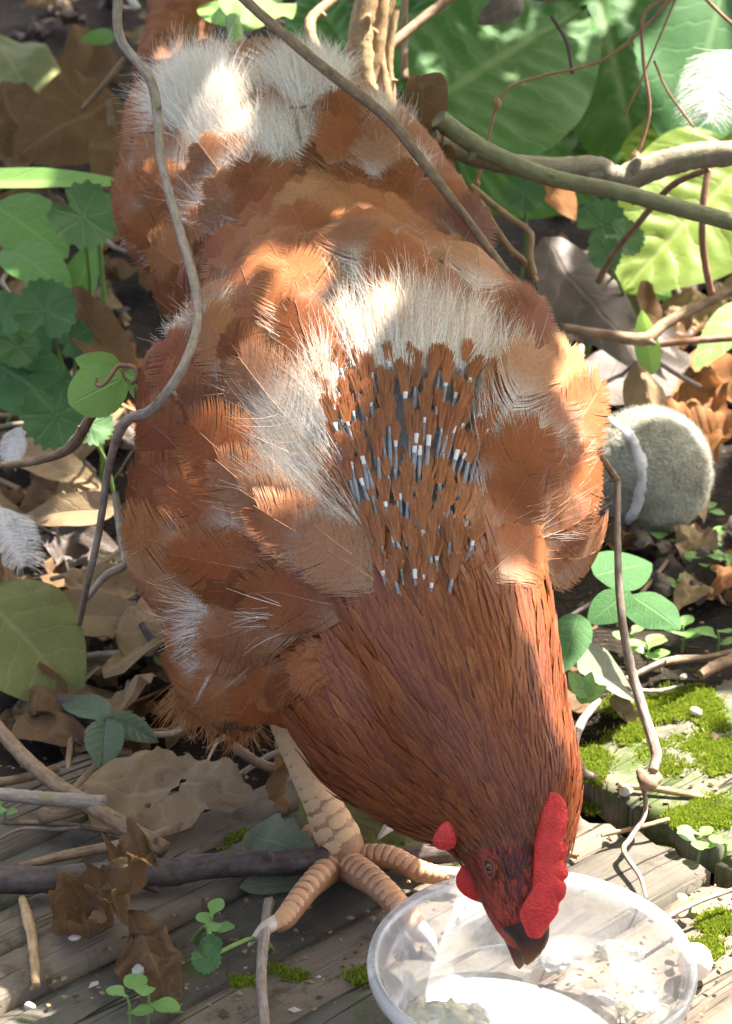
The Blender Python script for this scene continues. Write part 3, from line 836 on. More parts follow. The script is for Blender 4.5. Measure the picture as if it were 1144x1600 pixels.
# bristles of the face
fb = MB(); rngB = np.random.default_rng(31); A = [[], [], [], [], []]
for p in sample_near(9000, HC+HEADAX*.01, .05, rngB):
    P = Vector(p); t = (P-HC).dot(HEADAX)
    if t < -.030 or (P-HC).length > .055: continue
    q, n = nearest(P)
    if n.dot((CAM-P).normalized()) < -.4: continue
    if (P-onbody(768, 1356)).length < .0042: continue
    dr = (-HEADAX+Vector(rngB.normal(0, .22, 3))); dr = (dr-n*dr.dot(n)).normalized()
    up = n.dot(hu)
    bare = max(0, min(1, (t-.012)/.02))
    side = max(0, min(1, -(P-HC).dot(RGT)*60+.1))
    if rngB.random() < .25+bare*.6: continue
    c = np.array((.085, .030, .018)) if t > .004 and up > .1 else np.array((.22, .055, .022))
    if -.004 < t < .006: c = np.array((.26, .12, .06))
    c = c*rngB.uniform(.5, 1.5)
    A[0].append(p); A[1].append(tuple(dr)); A[2].append(tuple(n)); A[3].append(rngB.uniform(.0035, .007)*(1-.5*bare)); A[4].append(c)
strands(fb, *A, rngB, w=.00022, seg=3, lift=.22, wav=.12, base_lift=0)
o = hpart(fb, 'face_bristles', M_HACKLE); tag(o, 'short dark bristly feathers of the face', kind='stuff')

# ------------------------------------------------------------------ legs with scutes
def scale_mat(name, c1, c2, edge):
    t = NT(name); c = t.mix(t.sstep(t.noise(t.obj(), 140, 4), .35, .65), c1, c2)
    c = t.mix(t.math('MULTIPLY', t.sstep(t.noise(t.obj(), 500, 3, .7), .58, .72), .7), c, edge)
    return t.out(t.principled(c, .5, .35, t.bump(t.noise(t.obj(), 400, 3), .35, .0006), Subsurface_Weight=.12, Subsurface_Radius=(.003, .0012, .0006)))
M_SHANK = scale_mat('shank_skin', (.30, .155, .075), (.40, .215, .11), (.10, .055, .03))
M_SCUTE = scale_mat('leg_scale', (.58, .37, .17), (.68, .45, .25), (.30, .18, .09))
M_SCUTEP = scale_mat('toe_scale', (.62, .32, .14), (.66, .37, .22), (.28, .15, .09))
M_CLAW = simple('claw_horn', (.55, .46, .38), .4, .4, var=.25)
def scute_mesh(mat, drop):
    mb = MB(); n = 10; V = [(0, 0, 1.0)]
    for r, h in ((.55, .92), (.88, .55), (1.0, 0.0)):
        for i in range(n):
            a = 2*math.pi*i/n; e = 2.6
            ca_, sa_ = math.cos(a), math.sin(a); k = (abs(ca_)**e+abs(sa_)**e)**(-1/e)
            V.append((ca_*k*r, sa_*k*r, h-drop*(ca_*k*r)**2))
    tr = [(0, 1+i, 1+(i+1) % n) for i in range(n)]; q = []
    for r in range(2):
        for i in range(n): a = 1+r*n+i; b = 1+r*n+(i+1) % n; q.append((a, a+n, b+n, b))
    mb.add(V, q, tr); return mb.mesh('scute', mat)
SC, SCP = scute_mesh(M_SCUTE, 1.5), scute_mesh(M_SCUTEP, 3.1)
def scute_rows(parent, path, rads, me, rows, n, toward, lw=1.08, ht=.10):
    P = smooth_path(path, 60); cum_ = np.linspace(0, 1, 60)
    for k in range(n):
        f = (k+.5)/n
        c = Vector([np.interp(f, cum_, P[:, j]) for j in range(3)]); c2 = Vector([np.interp(min(1, f+.02), cum_, P[:, j]) for j in range(3)]); c1 = Vector([np.interp(max(0, f-.02), cum_, P[:, j]) for j in range(3)])
        ax = (c2-c1).normalized(); r = np.interp(f, np.linspace(0, 1, len(rads)), rads)
        fr = (toward-ax*toward.dot(ax)).normalized(); sd_ = ax.cross(fr)
        L_ = np.linalg.norm(P[-1]-P[0])/n
        for ri, (ang, half) in enumerate(rows):
            ang += RND.uniform(-.05, .05)
            sh_ = (.5*L_ if ri % 2 else 0)+RND.uniform(-.06, .06)*L_
            nn = (fr*math.cos(ang)+sd_*math.sin(ang)); s2 = ax.cross(nn).normalized()
            o = link('scute', me, parent)
            M = Matrix((s2, ax, nn)).transposed().to_4x4()
            M = Matrix.Translation(c+ax*sh_+nn*(r*(.965 if me is SC else .95))) @ M @ Matrix.Diagonal((r*half*1.02, L_*.55*lw*RND.uniform(.93, 1.08), r*ht, 1))
            o.matrix_local = Matrix.Translation(-Vector((0, 0, 0))) @ M
def leg(dx, visible=True):
    D = Vector((dx[0], dx[1], .004))
    foot = at(533, 1338, .977)+D
    hock = at(448, 1128, .985)+D
    lg = MB(); pts = [hock, at(470, 1190, .980)+D, at(497, 1255, .977)+D, foot+Vector((0, 0, .002)), foot+Vector((.001, -.003, -.010))]
    rads = [.0078, .0070, .0070, .0092, .0080]
    tube(lg, pts, rads, 18, 36, .015, 4, flat=1.0)
    o = hpart(lg, 'leg', M_SHANK)
    scute_rows(o, pts[:4], rads[:4], SC, [(-.45, .55), (.45, .55), (-1.3, .52), (1.3, .52)], 11, -FWD)
    toes = [('toe', [foot+Vector((-.002, -.002, -.006)), gr(483, 1400, .010)+D, gr(447, 1447, .0085)+D, gr(428, 1462, .007)+D], [.0064, .0050, .0044, .0032], gr(388, 1492, .006)+D, 16),
            ('toe', [foot+Vector((.002, -.003, -.006)), gr(588, 1395, .011)+D, gr(632, 1440, .009)+D, gr(662, 1475, .007)+D], [.0070, .0056, .0049, .0036], gr(684, 1505, .005)+D, 17),
            ('toe', [foot+Vector((.004, .000, -.006)), gr(605, 1352, .010)+D, gr(655, 1374, .009)+D, gr(703, 1384, .007)+D], [.0060, .0049, .0044, .0034], gr(735, 1392, .005)+D, 15),
            ('toe', [foot+Vector((-.002, .004, -.006)), foot+Vector((-.010, .020, -.010)), foot+Vector((-.014, .032, -.014))], [.0070, .006, .0045], foot+Vector((-.016, .042, -.020)), 6)]
    for nm, tp, tr_, claw, ns in toes:
        mb = MB(); tube(mb, tp, tr_, 14, 26, .02, 9); t_ = hpart(mb, nm, M_SHANK)
        scute_rows(t_, tp, tr_, SCP, [(0.0, .88)], ns, Vector((0, -.35, 1)).normalized(), 1.08, .15)
        e = tp[-1]; cl = MB(); d_ = (claw-e)
        tube(cl, [e-d_*.25+Vector((0, 0, .001)), e+d_*.4+Vector((0, 0, .0022)), claw], [.0032, .0027, .0005], 10, 12); cl.build('claw', M_CLAW, t_)
    # web between the toes
    return o
leg((0, 0)); leg((.050, .075))
# loose thigh feathers hanging behind the shank
tf = MB(); rngT = np.random.default_rng(77); A = [[], [], [], [], []]
for k in range(700):
    px = rngT.uniform(295, 380); p = at(px, 1035+(px-295)*.55+rngT.uniform(0, 25), .985+rngT.uniform(-.01, .01))
    A[0].append(tuple(p)); d = Vector((rngT.normal(-.25+.9*(px-330)/90, .22), rngT.normal(.1, .1), -1)).normalized()
    A[1].append(tuple(d)); A[2].append((0, -1, 0)); A[3].append(rngT.uniform(.012, .030)); A[4].append(TANC*.9*rngT.uniform(.75, 1.1) if rngT.random() < .8 else RUST)
strands(tf, *A, rngT, w=.0003, seg=4, lift=.05, wav=.1, base_lift=0)
o = hpart(tf, 'thigh_fluff', M_DOWN); tag(o, 'wispy buff feathers hanging behind the leg', kind='stuff')
# ------------------------------------------------------------------ plastic tub, food, egg, ball
def tub_mat():
    t = NT('clear_plastic'); ob = t.obj()
    smear = t.sstep(t.noise(ob, 55, 5, .7), .45, .72)
    tr = t.n('BsdfTransparent'); tr.inputs[0].default_value = (.95, .96, .97, 1)
    tl = t.n('BsdfTranslucent'); tl.inputs[0].default_value = (.86, .87, .88, 1)
    df = t.principled((.80, .81, .82), .4, .3)
    m1 = t.n('MixShader'); m1.inputs[0].default_value = .5; t.l(df, m1.inputs[1]); t.l(tl.outputs[0], m1.inputs[2])
    m2 = t.n('MixShader'); t.l(t.math('MULTIPLY_ADD', smear, .30, .34), m2.inputs[0]); t.l(tr.outputs[0], m2.inputs[1]); t.l(m1.outputs[0], m2.inputs[2])
    gl = t.n('BsdfGlossy'); gl.inputs['Roughness'].default_value = .14
    t.l(t.bump(t.noise(ob, 200, 3), .15, .001), gl.inputs['Normal'])
    lw_ = t.n('LayerWeight'); lw_.inputs[0].default_value = .5; frv = t.math('MULTIPLY_ADD', t.math('POWER', lw_.outputs['Facing'], 3.0), .45, .035)
    m3 = t.n('MixShader'); t.l(frv, m3.inputs[0]); t.l(m2.outputs[0], m3.inputs[1]); t.l(gl.outputs[0], m3.inputs[2])
    return t.out(m3.outputs[0])
M_TUB = tub_mat()
TUBC = Vector((at(830, 1536, .858).x, at(830, 1536, .858).y, 0)); RIMZ = .036
def lathe(mb, prof, c, S=72):
    V = []
    for r, z in prof:
        for i in range(S):
            a = 2*math.pi*i/S; V.append((c.x+r*math.cos(a), c.y+r*math.sin(a), c.z+z))
    mb.add(V, grid_quads(S, len(prof), True))
tub = empty('plastic_tub', TUBC); tag(tub, 'round clear plastic tub the hen is feeding from', 'tub')
Z0 = Vector((0, 0, .0075))
mb = MB(); lathe(mb, [(.0, 0), (.012, .0), (.030, .0004), (.0445, .0010), (.0468, .0035), (.0478, .008), (.0510, .0295), (.0520, .0300), (.0535, .0335), (.0545, .0360)], Z0); mb.build('wall', M_TUB, tub)
mb = MB(); lathe(mb, [(.0545, .0358), (.0552, .0375), (.0568, .0382), (.0583, .0376), (.0588, .0355), (.0584, .0325), (.0576, .0318), (.0574, .0340), (.0570, .0360), (.0552, .0362), (.0545, .0358)], Z0); mb.build('rim', M_TUB, tub)
mb = MB(); lathe(mb, [(.0485, .0095), (.0490, .0092), (.0492, .0100), (.0487, .0103)], Z0); mb.build('rib', M_TUB, tub)

M_FOOD = simple('mashed_food', (.72, .67, .52), .55, .4, (160, .8, .003), .2, .12)
M_FOODW = simple('white_food', (.80, .78, .72), .55, .4, (160, .6, .003), .25, .08)
def chunk(name, c, r, seed, mat, sq=(1, 1, 1), label='', cat='food', group=None, frag=.45, sub=4):
    bm = bmesh.new(); bmesh.ops.create_icosphere(bm, subdivisions=sub, radius=1.0)
    for v in bm.verts:
        k = 1+frag*noise.fractal(v.co*1.6+Vector((seed*3.7, 0, 0)), .7, 2.1, 5)
        v.co = Vector((v.co.x*sq[0]*k, v.co.y*sq[1]*k, v.co.z*sq[2]*k))*r
    me = bpy.data.meshes.new(name); bm.to_mesh(me); bm.free()
    for p in me.polygons: p.use_smooth = True
    me.materials.append(mat); o = link(name, me); o.location = c
    o.rotation_euler = (0, 0, seed*1.3)
    if label: tag(o, label, cat, group)
    return o
def tubpt(px, py, z): return gr(px, py, z)
def wallpt(ang, h):
    r = .0478+(.0510-.0478)*(h-.008)/.0215; return TUBC+Vector((math.cos(ang)*(r-.0015), math.sin(ang)*(r-.0015), h+.0075))
chunk('food_lump', gr(770, 1590, .014), .013, 1, M_FOODW, (1.1, 1.1, .45), 'large pale wet lump of mash in the middle of the tub')
chunk('food_lump', gr(705, 1612, .017), .012, 2, M_FOOD, (1.4, 1.0, .6), 'shredded yellowish mash heaped at the near left of the tub')
for k in range(26):
    a = RND.uniform(0, 6.28); r_ = RND.uniform(0, .017); c = gr(705+RND.uniform(-50, 55), 1600+RND.uniform(-28, 18), .022)
    chunk('food_shred', c, RND.uniform(.0020, .0034), 40+k, M_FOOD if k % 3 else M_FOODW, (1.6, .8, .6), 'short pale shred of mash on the heap in the tub', 'food', 'shreds of mash', .3, 2)
slab = chunk('food_slab', gr(830, 1592, .016), .016, 3, M_FOODW, (.5, 1.1, .2), 'flat white slab of food lying across the tub floor', frag=.2, sub=4)
slab.rotation_euler = (0, .15, .9)
for k, (px, py, z, r_, sq, lb) in enumerate([(962, 1487, .020, .0062, (1.3, .3, .7), 'pale flake of food stuck to the far right wall of the tub'),
        (868, 1500, .014, .0055, (1.2, 1.1, .3), 'pale smear of food on the tub floor beside the beak'), (992, 1575, .012, .0065, (.7, 1.4, .3), 'crumbly yellowish flake on the right of the tub floor'),
        (968, 1533, .010, .0022, (1, 1, .6), 'tiny white crumb on the right half of the tub floor'), (640, 1530, .016, .0030, (1, .6, .8), 'tiny pale crumb stuck inside the left wall of the tub'), (1000, 1490, .020, .0022, (1, .5, 1), 'tiny crumb high on the right wall of the tub')]):
    chunk('food_flake', gr(px, py, z), r_, 70+k, M_FOODW if k % 2 else M_FOOD, sq, lb)
M_EGG = simple('eggshell', (.74, .66, .58), .5, .35, (300, .15, .001), .15, .05)
chunk('round_pebble', gr(1086, 1503, .011), .0070, 9, M_EGG, (.95, .95, 1.08), 'smooth round cream-white ball on the boards right of the tub', 'ball', frag=.015, sub=4)

# old tennis ball
BC = at(1010, 737, 1.262); BR = .0345
def felt_mat():
    t = NT('worn_felt'); ob = t.obj(); a = t.noise(ob, 38, 5, .65); b = t.noise(ob, 500, 3, .7)
    col = t.ramp(a, [(.32, (.21, .19, .135)), (.5, (.38, .37, .285)), (.68, (.56, .56, .47))])
    col = t.mix(t.math('MULTIPLY', b, .35), col, (.22, .20, .14))
    return t.out(t.principled(col, .95, .1, t.bump(t.math('ADD', a, b), .9, .004)))
M_FELT = felt_mat()
ball = empty('tennis_ball', BC-Vector((0, 0, BR))); tag(ball, 'old worn grey-green tennis ball with a white seam, half behind the hen', 'ball')
BO = -Vector(ball.location)
bm = bmesh.new(); bmesh.ops.create_icosphere(bm, subdivisions=5, radius=BR)
for v in bm.verts: v.co = v.co*(1+.018*noise.fractal(v.co*120, .8, 2, 3)) + BC+BO
me = bpy.data.meshes.new('felt'); bm.to_mesh(me); bm.free(); me.materials.append(M_FELT)
for p in me.polygons: p.use_smooth = True
link('felt', me, ball)
def onball(px, py):
    v = ray(px, py).normalized(); o_ = CAM-BC; b = o_.dot(v); c = o_.dot(o_)-BR*BR; disc = b*b-c
    if disc < 0: t = -b; return BC+(CAM+v*t-BC).normalized()*BR
    return CAM+v*(-b-math.sqrt(disc))
front = [onball(*p) for p in [(905, 668), (930, 652), (958, 658), (985, 682), (1000, 715), (1003, 750), (996, 785), (985, 815), (980, 838)]]
dv = ray(960, 740).normalized(); back = [(p-dv*2*(p-BC).dot(dv)) for p in front[::-1]]
mb = MB(); tube(mb, [p+BO+(p-BC)*-.070 for p in front+back+front[:1]], [.0036], 10, 120, .12, 3, cap=False, flat=1.0)
mb.build('seam', simple('seam_rubber', (.60, .58, .56), .8, .2, (200, .4, .002)), ball)
fz = MB(); rgz = np.random.default_rng(3); n = 6000; d = rgz.normal(size=(n, 3)); d /= np.linalg.norm(d, axis=1)[:, None]
tgn = np.cross(d, rgz.normal(size=(n, 3))); tgn /= np.linalg.norm(tgn, axis=1)[:, None]
sm = np.array([tuple(p-BC) for p in front+back])/BR
keep = np.array([np.min(np.linalg.norm(sm-x, axis=1)) > .095 for x in d]); d, tgn = d[keep], tgn[keep]; n = len(d)
g = rgz.random(n)[:, None]
strands(fz, d*BR+np.array(tuple(BC+BO)), tgn*.8+d*.5, d, rgz.uniform(.0010, .0028, n), np.array((.36, .345, .28))*(1-g)+np.array((.60, .60, .51))*g, rgz, w=.00016, seg=3, lift=.3, wav=.3, base_lift=0)
o = fz.build('fuzz', M_DOWN, ball); tag(o, kind='stuff')
# ------------------------------------------------------------------ leaves
def leaf_mesh(name, mat, L, W, shape='ovate', nx=9, ny=16, fold=.15, bend=.3, crumple=0.0, cf=30, seed=0, serr=0.0, teeth=9, wave=0.0, pucker=0.0, nve=8, holes=(), ragged=0.0):
    V = []; U = []; rg = random.Random(seed)
    for j in range(ny):
        v = j/(ny-1)
        if shape == 'ovate': hw = math.sin(math.pi*min(1, v**.75*.985+.012))**.75
        elif shape == 'dock': hw = (math.sin(math.pi*min(1, v**.62*.97+.03)))**.6
        elif shape == 'strap': hw = min(1, v*6+.35)*min(1, (1-v)**.45*1.35)
        elif shape == 'cordate': hw = min(1, (v+.02)**.38*1.25)*max(.0, 1-v**2.6)**.62+.01
        elif shape == 'spoon': hw = .22+.78*math.sin(math.pi*min(1, max(0, (v-.25)/.75))**.8)**.8 if v > .25 else .22
        elif shape == 'lobed': hw = math.sin(math.pi*min(1, v**.8*.98+.015))**.6*(.72+.28*math.cos(v*math.pi*6))
        else: hw = math.sin(math.pi*v)
        hw *= W*.5
        if serr: hw *= 1-serr*((v*teeth) % 1.0)
        if ragged: hw *= 1-ragged*abs(nz(v*9, seed*1.7, 2))
        th = bend*(v**1.4)
        yb = L*(math.sin(th)/bend if abs(bend) > 1e-4 else v) if False else None
        y = 0; z = 0
        # integrate the bend
        K = 8; y = sum(math.cos(bend*(v*(k+.5)/K)) for k in range(K))*L*v/K; z = -sum(math.sin(bend*(v*(k+.5)/K)) for k in range(K))*L*v/K
        for i in range(nx):
            u = -1+2*i/(nx-1); x = u*hw
            zz = z+fold*abs(x)+wave*L*math.sin(v*13+u*2+seed)*abs(u)**1.5
            if pucker:
                ph = ((v-abs(u)*.2)*nve) % 1.0
                zz += pucker*(math.sin(math.pi*ph)**.8*(1-abs(u)**4)*min(1, abs(u)*6)) + pucker*.5*nz(x*120, y*120, seed)
            p = Vector((x, y, zz))
            if crumple:
                q = p*cf+Vector((seed*5.1, seed*2.3, 0))
                p += Vector((nz(q.x, q.y, q.z), nz(q.x+7, q.y, q.z), 1.6*nz(q.x, q.y+11, q.z)+.9*nz(q.x*2.3, q.y*2.3, 3)+.45*nz(q.x*5.1, q.y*5.1, 9)))*crumple*L
            V.append(tuple(p)); U.append((i/(nx-1), v))
    Q = grid_quads(nx, ny)
    if holes:
        def keep(q):
            uu = sum(U[k][0] for k in q)/4; vv = sum(U[k][1] for k in q)/4
            return all(((uu-a)*1.0)**2+((vv-b)*L/W)**2 > r*r for a, b, r in holes)
        Q = [q for q in Q if keep(q)]
    mb = MB(); mb.add(V, Q, uv=U); return mb.mesh(name, mat)
def round_mesh(name, mat, R, lobes=9, scal=.10, notch=.55, cup=.12, seed=0, wave=.05):
    V = [(0, 0, 0)]; U = [(0, 0)]; S, K = 90, 7
    for k in range(1, K+1):
        f = k/K
        for i in range(S):
            a = 2*math.pi*i/S; th = a-math.pi/2
            e = min(a, 2*math.pi-a); nf = 1-notch*math.exp(-(e/.30)**2)
            lob = 1-.05*abs(math.sin(a*2.5))-scal*abs(math.sin(a*lobes))**1.5*(f**4)
            r = R*f*nf*lob
            z = cup*r*r/R+wave*R*math.sin(a*5+seed)*f*f - .008*R*abs(math.sin(a*3.5))*f+.03*R*nz(math.cos(a)*f*3+seed, math.sin(a)*f*3, seed)
            V.append((r*math.cos(th), r*math.sin(th), z)); U.append((i/S, f))
    tr = [(0, 1+i, 1+(i+1) % S) for i in range(S)]; q = []
    for k in range(K-1):
        for i in range(S): a = 1+k*S+i; b = 1+k*S+(i+1) % S; q.append((a, a+S, b+S, b))
    mb = MB(); mb.add(V, q, tr, uv=U); return mb.mesh(name, mat)
def orient(o, base, d, nrm, sc=1.0):
    d = Vector(d).normalized(); n = Vector(nrm); n = (n-d*n.dot(d)).normalized(); s = d.cross(n)
    o.matrix_world = Matrix.Translation(base) @ Matrix((s, d, n)).transposed().to_4x4() @ Matrix.Scale(sc, 4)
    return o
TOCAM = -FWD
def leaf_at(name, me, pb, pt, db, dt, nrm, label, cat='leaf', group=None, parent=None):
    """leaf with its foot at pixel pb, depth db and its tip at pixel pt, depth dt"""
    a = at(*pb, db) if not isinstance(db, str) else gr(*pb, float(db)); b = at(*pt, dt) if not isinstance(dt, str) else gr(*pt, float(dt))
    o = link(name, me, parent); L0 = max(v.co.y for v in me.vertices)
    orient(o, a, b-a, nrm, (b-a).length/L0)
    if label: tag(o, label, cat, group)
    return o
def px2m(px, d): return px*d/FOC

def dl(pb, pt, wpx, mat, label, db, dt, nrm=(0, -.45, .9), name='dead_leaf', **kw):
    a = at(*pb, db) if not isinstance(db, str) else gr(*pb, float(db)); b = at(*pt, dt) if not isinstance(dt, str) else gr(*pt, float(dt))
    L = (b-a).length; W = wpx*((a+b)/2-CAM).length/FOC
    me = leaf_mesh(name, mat, L, W, **kw); return leaf_at(name, me, pb, pt, db, dt, Vector(nrm), label)
UPN = (0, -.35, .93); FACE = (0, -.85, .5)
# --- dry leaves that stand out
dl((130, 1235), (398, 1240), 175, D_TAN, 'large tan dry leaf with small holes lying behind the dark stick', '.012', '.022', crumple=.060, cf=45, seed=3, nx=21, ny=34, bend=-.15, fold=-.08, wave=.012, ragged=.25, holes=((.55, .55, .055), (.40, .56, .03), (.62, .42, .028)))
dl((95, 1418), (300, 1445), 120, D_BRN, 'brown shrivelled leaf curled up on the boards at lower left', '.010', '.030', crumple=.13, cf=70, seed=8, nx=41, ny=60, bend=-.9, fold=.9, wave=.03, ragged=.3)
dl((205, 1430), (262, 1560), 85, D_BRN, 'drooping brown lobe of shrivelled leaf on the boards, end nearest the viewer', '.026', '.010', crumple=.15, cf=80, seed=19, nx=25, ny=40, bend=.5, fold=-.5)
dl((-30, 930), (128, 1085), 190, D_OLIVE, 'broad green leaf turning brown along its rim at the left edge', '.05', '.014', crumple=.03, cf=28, seed=5, nx=17, ny=26, bend=.35, fold=.1, wave=.015, nrm=(.1, -.6, .8))
dl((452, 1188), (425, 1262), 60, D_BRN, 'folded yellowish brown leaf just left of the shank', '.04', '.006', crumple=.08, cf=60, seed=6, nx=11, ny=16, bend=.4, fold=.7)
dl((470, 1250), (755, 1345), 150, D_OLIVE, 'long green leaf with a pale midrib under the neck', '.010', '.004', crumple=.008, cf=30, seed=2, nx=15, ny=24, bend=.1, fold=.18, nrm=(0, -.5, .86))
dl((385, 1300), (500, 1345), 95, D_GREY, 'torn grey-green leaf between the shank and the dark stick', '.010', '.012', crumple=.06, cf=50, seed=12, nx=13, ny=18, bend=.2, fold=.2, ragged=.5)
dl((375, 1385), (500, 1370), 40, D_GREY, 'narrow green leaf edge under the dark stick by the foot', '.006', '.006', crumple=.02, cf=40, seed=14, nx=9, ny=14, bend=.2, fold=.2)
dl((848, 370), (1020, 575), 130, D_DARK, 'long dark brown decaying leaf right of the wing', 1.38, 1.31, crumple=.03, cf=22, seed=4, nx=15, ny=26, bend=.15, fold=-.25, nrm=(.2, -.6, .75))
dl((905, 395), (1060, 545), 95, D_DARK, 'flat dark leaf lying behind the long decaying one', 1.46, 1.38, crumple=.03, cf=22, seed=24, nx=13, ny=20, bend=.1, fold=.15, nrm=(.1, -.5, .85))
dl((900, 600), (1125, 560), 130, D_DARK, 'wide brown leaf spread under twigs above the ball', 1.37, 1.40, crumple=.05, cf=22, seed=34, nx=13, ny=20, bend=.1, fold=.1, nrm=(.1, -.35, .93))
dl((1060, 590), (1120, 695), 95, D_RUST, 'crumpled orange-brown leaf right of the ball', 1.36, 1.30, crumple=.16, cf=40, seed=7, nx=15, ny=20, bend=.3, fold=.3)
dl((995, 565), (1035, 645), 62, D_TAN, 'curled tan leaf sitting just above the ball', 1.275, 1.262, crumple=.08, cf=60, seed=9, nx=13, ny=18, bend=.7, fold=-.9, nrm=(.2, -.8, .55))
dl((1090, 545), (1160, 620), 70, D_RUST, 'rust-coloured leaf at the right edge above the ball', 1.40, 1.36, crumple=.08, cf=40, seed=10, nx=11, ny=14, bend=.2)
dl((905, 1050), (1010, 1060), 110, D_GREY, 'pale blotched leaf in a patch of sun right of the neck', '.03', '.012', crumple=.02, cf=40, seed=15, nx=11, ny=16, bend=.4, fold=.25)
dl((960, 1085), (1000, 1125), 40, D_TAN, 'small dry brown leaf scrap on the moss', '.012', '.008', crumple=.15, cf=80, seed=16, nx=9, ny=12)
dl((-20, 60), (65, 130), 125, D_OLIVE, 'limp yellow-green withered leaf in the top left corner', 1.72, 1.60, crumple=.05, cf=22, seed=17, nx=13, ny=20, bend=.6, fold=-.3, nrm=(.2, -.85, .4))
dl((170, 60), (105, 130), 85, D_BRN, 'brown curled leaf below the top left twig', 1.66, 1.62, crumple=.10, cf=25, seed=18, nx=13, ny=18, bend=.6, fold=.4, nrm=(0, -.8, .5))
dl((180, 150), (40, 230), 120, D_BRN, 'wide folded brown leaf in the heap at upper left', 1.55, 1.50, crumple=.10, cf=20, seed=20, nx=15, ny=22, bend=.5, fold=.3, nrm=(.2, -.8, .5))
dl((20, 150), (30, 250), 100, D_BRN, 'brown ragged leaf against the left edge of the heap', 1.58, 1.50, crumple=.12, cf=25, seed=21, nx=13, ny=18, bend=.5, fold=.3, nrm=(0, -.8, .5))
dl((210, 200), (150, 290), 95, D_BRN, 'brown leaf tucked between the heap and the vine', 1.48, 1.44, crumple=.10, cf=25, seed=22, nx=13, ny=18, bend=.4, fold=.3, nrm=(0, -.8, .5))
dl((110, 455), (200, 590), 75, D_BRN, 'brown pointed leaf standing behind the light green vine leaf', 1.30, 1.26, crumple=.06, cf=30, seed=23, nx=13, ny=20, bend=.3, fold=.4, nrm=(0, -.75, .6))
dl((20, 700), (150, 745), 70, D_TAN, 'tan leaf under the curved brown stem at left', 1.27, 1.25, crumple=.06, cf=30, seed=25, nx=13, ny=18, bend=.3, fold=.3)
dl((190, 790), (25, 800), 60, D_TAN, 'long tan leaf behind the wispy white feather', 1.22, 1.22, crumple=.04, cf=30, seed=26, nx=13, ny=20, bend=.3, fold=.25, nrm=(0, -.6, .8))
dl((70, 960), (250, 965), 75, D_TAN, 'tan curled leaf below the hooked end of the vine', '.025', '.03', crumple=.06, cf=35, seed=27, nx=15, ny=22, bend=.3, fold=.5, nrm=(0, -.6, .8))
dl((105, 900), (220, 925), 65, D_TAN, 'frilled tan leaf behind the lower end of the vine', '.035', '.02', crumple=.13, cf=45, seed=28, nx=15, ny=20, bend=.3, fold=.3, nrm=(0, -.6, .8))
dl((230, 1040), (330, 1080), 60, D_BRN, 'shredded brown leaf below the breast feathers', '.01', '.012', crumple=.14, cf=50, seed=29, nx=13, ny=18, bend=.3, fold=.3)
dl((30, 1120), (150, 1160), 70, D_BRN, 'brown mouldering leaf left of the three-part leaf', '.006', '.010', crumple=.08, cf=45, seed=30, nx=13, ny=18, bend=.2, fold=.2)
dl((655, 125), (672, 240), 62, D_BRN, 'dark shrivelled leaf hanging at the fork of the branch', 1.13, 1.11, crumple=.10, cf=45, seed=31, nx=13, ny=20, bend=.5, fold=.6, nrm=(.2, -.9, .3))
dl((690, 235), (735, 350), 34, D_BRN, 'thin reddish brown leaf remnant along the fork', 1.12, 1.10, crumple=.12, cf=50, seed=32, nx=9, ny=18, fold=.6, nrm=(.2, -.9, .3))
dl((815, -10), (755, 35), 48, D_DARK, 'scrap of dark dry leaf caught on the big leaf at the top', 1.33, 1.31, crumple=.10, cf=40, seed=33, nx=11, ny=14, nrm=(.2, -.9, .3))
dl((850, 285), (900, 330), 50, D_RUST, 'reddish brown leaf under the forked branch', 1.42, 1.40, crumple=.05, cf=30, seed=35, nx=9, ny=12)
dl((1010, 440), (1025, 545), 34, D_BRN, 'thin brown leaf standing behind the bright green blade', 1.36, 1.33, crumple=.08, cf=40, seed=36, nx=9, ny=14, fold=.7, nrm=(.2, -.9, .3))
dl((90, 820), (185, 850), 40, D_DARK, 'dark flat leaf in the gap left of the wing', '.01', '.012', crumple=.05, cf=40, seed=37, nx=9, ny=12)

# --- anonymous litter
LM = [leaf_mesh('litter_leaf', [D_BRN, D_TAN, D_DARK, D_BRN, D_RUST, D_TAN, D_DARK, D_BRN][k], .05, .032+.006*(k % 3), 'ovate' if k % 2 else 'lobed', nx=13, ny=18, crumple=.13+.03*(k % 4), cf=55, seed=200+k, bend=.4, fold=.3*(1 if k % 2 else -1), wave=.03, ragged=.2) for k in range(8)]
def where(px, py):
    if px < 300: return ('in the heap at upper left' if py < 280 else 'in the bed of scalloped leaves' if py < 560 else 'left of the wing' if py < 880 else 'below the vine at left' if py < 1100 else 'near the crossing sticks')
    if px > 860: return ('behind the branches at right' if py < 420 else 'above the tennis ball' if py < 640 else 'around the tennis ball' if py < 860 else 'below the tennis ball' if py < 1000 else 'by the moss')
    return 'behind the rump' if py < 300 else 'under the hen'
LCOL = ['brown lobed', 'tan oval', 'dark lobed', 'brown oval', 'rust lobed', 'pale tan oval', 'blackish lobed', 'dull brown oval']
rl = random.Random(12); placed = 0
